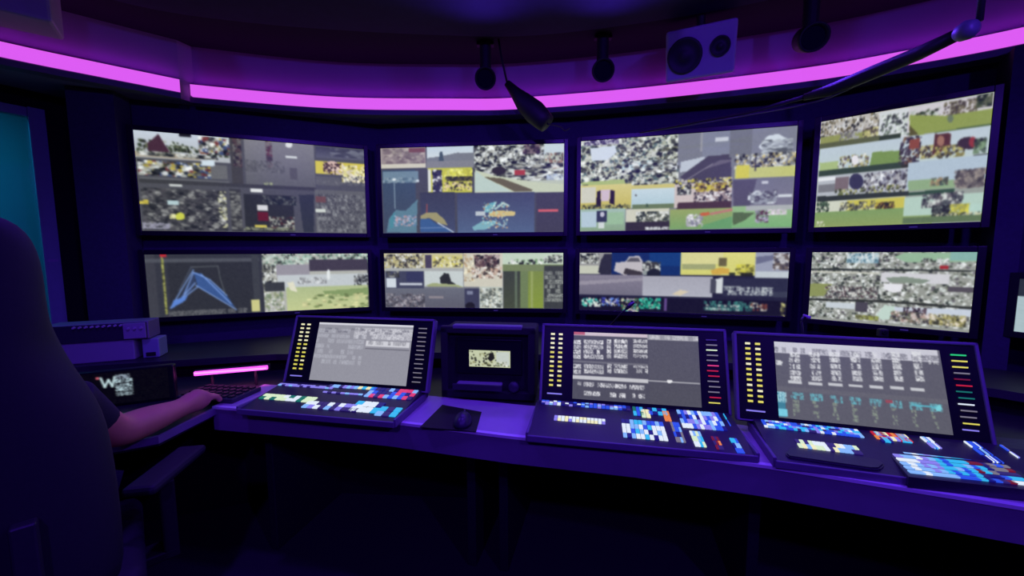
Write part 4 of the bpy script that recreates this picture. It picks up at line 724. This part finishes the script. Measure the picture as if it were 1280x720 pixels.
# mouse and mat
mm = tag(obj('mouse_mat', prism([tuple(atz(*q_, .744))[:2] for q_ in ((525, 535), (595, 541), (602, 516), (553, 507))], .7457, .748), M['rubber']), 'black mouse mat on the pale desk edge under the mouse', 'mouse mat')
q = atz(578, 531, .75)
ms = thing('computer_mouse', 'dark computer mouse on the mat between the left and middle consoles', 'mouse', (q.x, q.y + .02, .7482), R(-5))
bm = bmesh.new(); bmesh.ops.create_uvsphere(bm, u_segments=24, v_segments=14, radius=1)
for v in bm.verts: v.co = Vector((v.co.x * .033 * (1 - .1 * v.co.y), v.co.y * .056, max(v.co.z, 0) * .042 * (1 - .15 * v.co.y)))
obj('shell', bm, M['plate'], ms, True)
bm = bmesh.new(); lathe(bm, [(.008, -.003), (.010, 0), (.008, .003)], Matrix.Translation((0, .026, .033)) @ Matrix.Rotation(R(90), 4, 'Y'), 14); obj('scroll_wheel', bm, M['metal'], ms)

# ================================================================== LEFT SIDE GEAR
q0 = aty(243, 467, 1.78); q1 = aty(335, 459, 1.86)
lb = thing('light_bar', 'short glowing magenta light bar beyond the hand, left of the left console', 'light bar')
d_ = (q1 - q0); L = d_.length; mt = Matrix.Translation(q0) @ d_.to_track_quat('X', 'Z').to_matrix().to_4x4()
obj('diffuser', bx((0, -.010, -.010), (L, .004, .010), .004, mt), M['bar'], lb)
l = bpy.data.lights.new('bar_light', 'AREA'); l.shape = 'RECTANGLE'; l.size = L; l.size_y = .01; l.energy = .6; l.color = (1, .12, .6)
lo = bpy.data.objects.new('bar_light', l); C.objects.link(lo); lo.parent = lb; lo.location = q0.lerp(q1, .5) + Vector((0, -.014, 0)); lo.rotation_euler = (R(62), 0, math.atan2(d_.y, d_.x))
obj('housing', bx((-.006, .004, -.012), (L + .006, .02, .013), .003, mt), M['rubber'], lb)
bm = bmesh.new(); cyl(bm, q0.lerp(q1, .2) + Vector((0, .012, -.01)), (q0.lerp(q1, .2).x, q0.lerp(q1, .2).y + .012, .7385), .006); cyl(bm, q0.lerp(q1, .8) + Vector((0, .012, -.01)), (q0.lerp(q1, .8).x, q0.lerp(q1, .8).y + .012, .7385), .006); obj('stand_post', bm, M['rubber'], lb)
# keypad panel under the light bar
pts = [atz(*q_, .76) for q_ in ((262, 503), (330, 478), (322, 470), (232, 476))]
kp = thing('keypad_panel', 'dark keypad panel on the desk between the hand and the left console', 'keypad', (-1.335, 1.70, .746), R(-8))
obj('body', bx((-.10, -.08, 0), (.17, .08, .02), .004), M['plate'], kp)
bm = bmesh.new()
for i in range(8):
    for j in range(4): box(bm, (-.09 + i * .032, -.068 + j * .036, .02), (-.067 + i * .032, -.043 + j * .036, .026), .002)
obj('keys', bm, M['rubber'], kp)
# rack units on the shelf at the left
ur = thing('patch_unit', 'purple-lit rack unit with a row of tiny knobs on the shelf, left of the monitors', 'rack unit', (-2.02, 1.93, .835 + .105), R(22))
obj('case', bx((-.24, 0, 0), (.16, .13, .092), .005), M['dfas'], ur)
obj('face', bx((-.235, -.004, .004), (.155, .001, .088), .002), M['plate'], ur)
for k in range(9):
    bm = bmesh.new(); lathe(bm, [(.006, 0), (.005, .012)], axis_mtx((-.12 + k * .022, -.004, .078), (0, -1, 0)), 12); obj('knob', bm, M['white'], ur)
for k in range(3):
    bm = bmesh.new(); lathe(bm, [(.007, 0), (.006, .014)], axis_mtx((.085 + k * .025, -.004, .060), (0, -1, 0)), 12); obj('large_knob', bm, M['white'], ur)
obj('panel_block', bx((.062, -.010, .006), (.152, -.003, .086), .003), M['fascia'], ur)
pu = thing('blank_unit', 'plain purple-lit box under the knob unit on the shelf', 'equipment box', (-2.02, 1.93, .8355), R(22))
obj('case', bx((-.235, .004, 0), (.095, .13, .103), .005), M['fascia'], pu)
tb = thing('power_box', 'small dark teal box beside the plain purple box on the shelf', 'box', (-1.92, 1.99, .8355), R(22))
obj('case', bx((.005, 0, 0), (.075, .10, .10), .005), M['winframe'], tb)
obj('cable_gland', bx((.02, -.006, .01), (.06, 0, .03), .002), M['rubber'], tb)
# low black monitor with white characters
lm = thing('status_monitor', 'low black monitor showing a block of small white characters, left end of the desk', 'monitor', (-1.72, 1.57, .7385), R(24))
obj('housing', bx((-.28, 0, 0), (.26, .035, .155), .006), M['bezel'], lm)
pc = Pic(150, 42, [(0, 0), (150, 0), (150, 42), (0, 42)], (5, 4, 10))
pc.glyphs(98, 4, 112, 10, 1, 3, (170, 190, 210), 1, 1); pc.rect(80, 5, 83, 8, (200, 80, 100)); pc.line([(84, 6), (87, 18), (91, 9), (94, 18), (97, 6)], (190, 220, 225), 1.6); pc.glyphs(97, 10, 114, 32, 4, 3, (180, 210, 220), 1, 1)
screen_mesh('display', pc, .50, .135, lm, Matrix.Translation((-.26, -.002, .012)))
ks = thing('green_lit_keyboard', 'green-lit keyboard partly hidden behind the forearm', 'keyboard', (-1.50, 1.415, .7385), R(14))
obj('body', bx((-.14, -.055, 0), (.14, .055, .016), .004), M['rubber'], ks)
bm = bmesh.new()
for i in range(10):
    for j in range(4): box(bm, (-.13 + i * .026, -.048 + j * .024, .016), (-.109 + i * .026, -.029 + j * .024, .021), .002)
obj('keys', bm, M['plate'], ks)
obj('backlight', bx((-.135, .0485, .016), (.135, .0548, .024), 0), mat('green_backlight', (.01, .01, .01), .5, emit=lin((14, 120, 30)), estr=.8), ks)

# ================================================================== OFFICE CHAIR
CH = Vector((-1.15, .79)); D = Vector((-.70, .714)).normalized(); RG = Vector((D.y, -D.x))   # facing, right-hand side
crz = math.atan2(-D.x, D.y)      # local +Y -> D
base = CH + D * .27
ch = thing('office_chair', 'tall dark high-backed chair at the left edge, seen from behind', 'chair', (base.x, base.y, 0), crz)
prof = [(.50, .205), (.58, .212), (.70, .215), (.84, .212), (.95, .206), (1.015, .192), (1.075, .170), (1.13, .150), (1.18, .138), (1.22, .132), (1.27, .130), (1.33, .131), (1.39, .126), (1.43, .112), (1.455, .09), (1.472, .05)]
bm = bmesh.new(); NS = 14; rows = []
for z, hw in prof:
    lean = -.27 - (z - .95) * .0 ; th = .05 if z < 1.2 else .045
    ring = []
    for k in range(NS * 2):
        a_ = 2 * math.pi * k / (NS * 2); cx = math.copysign(abs(math.cos(a_)) ** .55, math.cos(a_)); sy = math.copysign(abs(math.sin(a_)) ** .8, math.sin(a_))
        wing = .05 * abs(cx) ** 3 * (1 if z < 1.2 else .4)
        ring.append(bm.verts.new((hw * cx, lean + wing + sy * th, z)))
    rows.append(ring)
for a_, b_ in zip(rows, rows[1:]):
    for k in range(NS * 2): bm.faces.new((a_[k], a_[(k + 1) % (NS * 2)], b_[(k + 1) % (NS * 2)], b_[k]))
bm.faces.new(rows[0]); bm.faces.new(rows[-1])
o = obj('backrest', bm, M['chair'], ch, True); ss = o.modifiers.new('smooth', 'SUBSURF'); ss.levels = ss.render_levels = 1
bm = bmesh.new(); box(bm, (-.25, -.22, .43), (.25, .27, .52), .04, seg=4); obj('seat', bm, M['chair'], ch, True)
bm = bmesh.new()
for sx in (-1, 1): box(bm, (sx * .07 - .02, -.345, .50), (sx * .07 + .02, -.315, .80), .005)
box(bm, (-.09, -.33, .40), (.09, .05, .43), .006); box(bm, (-.09, -.345, .42), (.09, -.31, .54), .006); obj('back_bracket', bm, M['metal'], ch)
for sx in (-1, 1):
    ar = obj('armrest', bx((sx * .30 - .045, -.10, .66), (sx * .30 + .045, .17, .69), .012, Matrix.Translation((sx * .30, 0, 0)) @ Matrix.Rotation(R(-34 if sx > 0 else 15), 4, 'Z') @ Matrix.Translation((-sx * .30, 0, 0))), M['chair'], ch)
    bm = bmesh.new(); box(bm, (sx * .31 - .02, -.03, .42), (sx * .31 + .02, .05, .66), .006); box(bm, (min(sx * .2, sx * .33), -.03, .40), (max(sx * .2, sx * .33), .05, .43), .005); obj('armrest_post', bm, M['rubber'], ar)
bm = bmesh.new(); cyl(bm, (0, 0, .10), (0, 0, .41), .028); cyl(bm, (0, 0, .08), (0, 0, .22), .04); obj('gas_column', bm, M['metal'], ch, True)
for k in range(5):
    a_ = 2 * math.pi * k / 5 + .3; e_ = Vector((math.cos(a_), math.sin(a_), 0))
    lg = obj('base_leg', tube([Vector((0, 0, .12)), e_ * .15 + Vector((0, 0, .105)), e_ * .30 + Vector((0, 0, .078))], [.03, .024, .016]), M['metal'], ch, True)
    bm = bmesh.new(); s_ = Vector((-e_.y, e_.x, 0)); c0 = e_ * .30 + Vector((0, 0, .03))
    for sg in (-1, 1): cyl(bm, c0 + s_ * sg * .008, c0 + s_ * sg * .024, .029)
    cyl(bm, c0 - s_ * .01, c0 + s_ * .01, .01); cyl(bm, c0 + Vector((0, 0, .005)), c0 + Vector((0, 0, .06)), .008)
    obj('caster', bm, M['rubber'], lg, True)

# ================================================================== PERSON
def skin(name, verts, edges, radii, m, parent=None, root=0, sub=2):
    me = bpy.data.meshes.new(name); me.from_pydata([tuple(v) for v in verts], edges, []); me.materials.append(m)
    o = bpy.data.objects.new(name, me); C.objects.link(o)
    if parent: o.parent = parent
    o.modifiers.new('skin', 'SKIN')
    if not me.skin_vertices: me.attributes
    sv = me.skin_vertices[0].data if len(me.skin_vertices) else None
    for i, r_ in enumerate(radii): sv[i].radius = (r_, r_) if not isinstance(r_, tuple) else r_
    sv[root].use_root = True
    s_ = o.modifiers.new('sub', 'SUBSURF'); s_.levels = s_.render_levels = sub
    # bake the modifiers into a plain smooth mesh
    dg = bpy.context.evaluated_depsgraph_get(); dg.update(); ev = o.evaluated_get(dg); nm = bpy.data.meshes.new_from_object(ev)
    o.modifiers.clear(); o.data = nm; nm.name = name
    if not nm.materials: nm.materials.append(m)
    for p_ in nm.polygons: p_.use_smooth = True
    return o
D3 = Vector((D.x, D.y, 0)); R3 = Vector((RG.x, RG.y, 0)); UP = Vector((0, 0, 1))
T0 = Vector((base.x, base.y, 0)) - D3 * .03
def bp(f, r, z): return T0 + D3 * f + R3 * r + UP * z
pel = bp(-.02, 0, .665); bel = bp(-.01, 0, .78); che = bp(.01, 0, .90); ucs = bp(.02, 0, .99); nk = bp(.05, 0, 1.08); hd0 = bp(.07, 0, 1.14); hd1 = bp(.075, 0, 1.215); hd2 = bp(.065, 0, 1.275)
rs_ = Vector((-1.235, 1.075, .965)); re_ = Vector((-1.272, 1.20, .806)); rf = Vector((-1.268, 1.33, .798)); rw = Vector((-1.262, 1.45, .790)); rp = Vector((-1.258, 1.495, .795)); rk = Vector((-1.255, 1.54, .795))
ls_ = bp(.03, -.175, 1.0); le_ = bp(.16, -.22, .80); lf = bp(.27, -.17, .78); lw_ = bp(.37, -.13, .772); lp = bp(.42, -.12, .772); lk = bp(.46, -.115, .772)
V = []; E_ = []; RD = []
def add(p_, r_, par=None):
    V.append(Vector(p_)); RD.append(r_); i = len(V) - 1
    if par is not None: E_.append((par, i))
    return i
iP = add(pel, .12); iB = add(bel, .13, iP); iC = add(che, .14, iB); iU = add(ucs, .10, iC); iN = add(nk, .05, iU); iH0 = add(hd0, .06, iN); iH1 = add(hd1, .085, iH0); iH2 = add(hd2, .07, iH1)
def hand(ip, wrist, palm, knuck, side, fwd, right):
    w_i = add(wrist, (.034, .036), ip); p_i = add(palm, (.034, .048), w_i); 
    up_ = UP
    ki = add(knuck, (.030, .050), p_i)
    for j, (off, ln) in enumerate(((-.028, .072), (-.010, .080), (.010, .075), (.027, .060))):
        k0 = knuck + right * off * side + fwd * .012
        a_ = add(k0, .0125, ki); b1 = add(k0 + fwd * ln * .42 - up_ * .006, .0118, a_); c1 = add(k0 + fwd * ln * .62 - up_ * .022, .011, b1); add(k0 + fwd * ln * .62 - up_ * .022 + fwd * .006 - up_ * .012, .010, c1)
    t0 = add(palm - right * .028 * side - up_ * .003, .015, p_i); t1 = add(palm - right * .045 * side + fwd * .03 - up_ * .008, .010, t0); add(palm - right * .045 * side + fwd * .058 - up_ * .013, .0088, t1)
ia = add(rs_, .052, iU); ib = add(re_, .058, ia); ic = add(rf, .052, ib); hand(ic, rw, rp, rk, 1, Vector((.12, .99, 0)).normalized(), Vector((.99, -.12, 0)))
ia = add(ls_, .052, iU); ib = add(le_, .038, ia); ic = add(lf, .033, ib); hand(ic, lw_, lp, lk, -1, D3, R3)
for sd in (-1, 1):
    h_ = add(bp(.05, sd * .09, .62), .085, iP); k_ = add(bp(.40, sd * .12, .60), .058, h_); c_i = add(bp(.44, sd * .12, .36), .052, k_); an = add(bp(.46, sd * .12, .10), .034, c_i); add(bp(.58, sd * .13, .045), .034, an)
pr_ = thing('person', 'person in a dark T-shirt seated in the tall chair, right forearm reaching onto the desk', 'person')
skin('body', V, E_, RD, M['skin'], pr_, iP)
# clothing
v = [pel + UP * .02, bel, che, ucs, bp(.035, 0, 1.045), rs_, rs_.lerp(re_, .5), rs_.lerp(re_, .74), ls_, ls_.lerp(le_, .6)]
skin('t_shirt', v, [(0, 1), (1, 2), (2, 3), (3, 4), (3, 5), (5, 6), (6, 7), (3, 8), (8, 9)], [.135, .15, .16, .12, .07, .062, .056, .056, .068, .056], M['shirt'], pr_, 0)
v = [pel]; e2 = []; r2 = [.135]
for sd in (-1, 1):
    n0 = len(v); v += [bp(.05, sd * .09, .62), bp(.40, sd * .12, .60), bp(.44, sd * .12, .36), bp(.46, sd * .12, .11)]; r2 += [.10, .072, .062, .05]; e2 += [(0, n0), (n0, n0 + 1), (n0 + 1, n0 + 2), (n0 + 2, n0 + 3)]
skin('trousers', v, e2, r2, M['jeans'], pr_, 0)
for sd in (-1, 1):
    skin('shoe', [bp(.42, sd * .12, .05), bp(.52, sd * .125, .048), bp(.62, sd * .13, .04)], [(0, 1), (1, 2)], [.046, .046, .038], M['rubber'], pr_)
bm = bmesh.new(); bmesh.ops.create_uvsphere(bm, u_segments=24, v_segments=16, radius=1)
for v_ in bm.verts:
    c = v_.co; f_ = c.y; z_ = c.z
    if f_ > .35 and z_ < .45: c *= .80
    if z_ < -.55: c *= .8
    v_.co = bp(.055, 0, 1.255) + R3 * c.x * .088 + D3 * c.y * .104 + UP * c.z * .105
obj('hair', bm, M['hair'], pr_, True)
for sd in (-1, 1):
    bm = bmesh.new(); bmesh.ops.create_uvsphere(bm, u_segments=12, v_segments=8, radius=1)
    for v_ in bm.verts: v_.co = bp(.075, sd * .088, 1.215) + R3 * v_.co.x * .010 + D3 * v_.co.y * .018 + UP * v_.co.z * .03
    obj('ear', bm, M['skin'], pr_, True)
bm = bmesh.new(); bmesh.ops.create_uvsphere(bm, u_segments=12, v_segments=8, radius=1)
for v_ in bm.verts: v_.co = bp(.165, 0, 1.20) + R3 * v_.co.x * .014 + D3 * v_.co.y * .02 + UP * v_.co.z * .024
obj('nose', bm, M['skin'], pr_, True)
for sd in (-1, 1):
    bm = bmesh.new(); bmesh.ops.create_uvsphere(bm, u_segments=12, v_segments=8, radius=.010, matrix=Matrix.Translation(bp(.150, sd * .03, 1.222))); obj('eye', bm, M['white'], pr_, True)
bm = bmesh.new(); box(bm, (-.022, -.006, -.005), (.022, .006, .005), .003, Matrix.Translation(bp(.150, 0, 1.165)) @ Matrix.Rotation(crz, 4, 'Z')); obj('mouth', bm, mat('lips', (.4, .14, .12), .5), pr_)
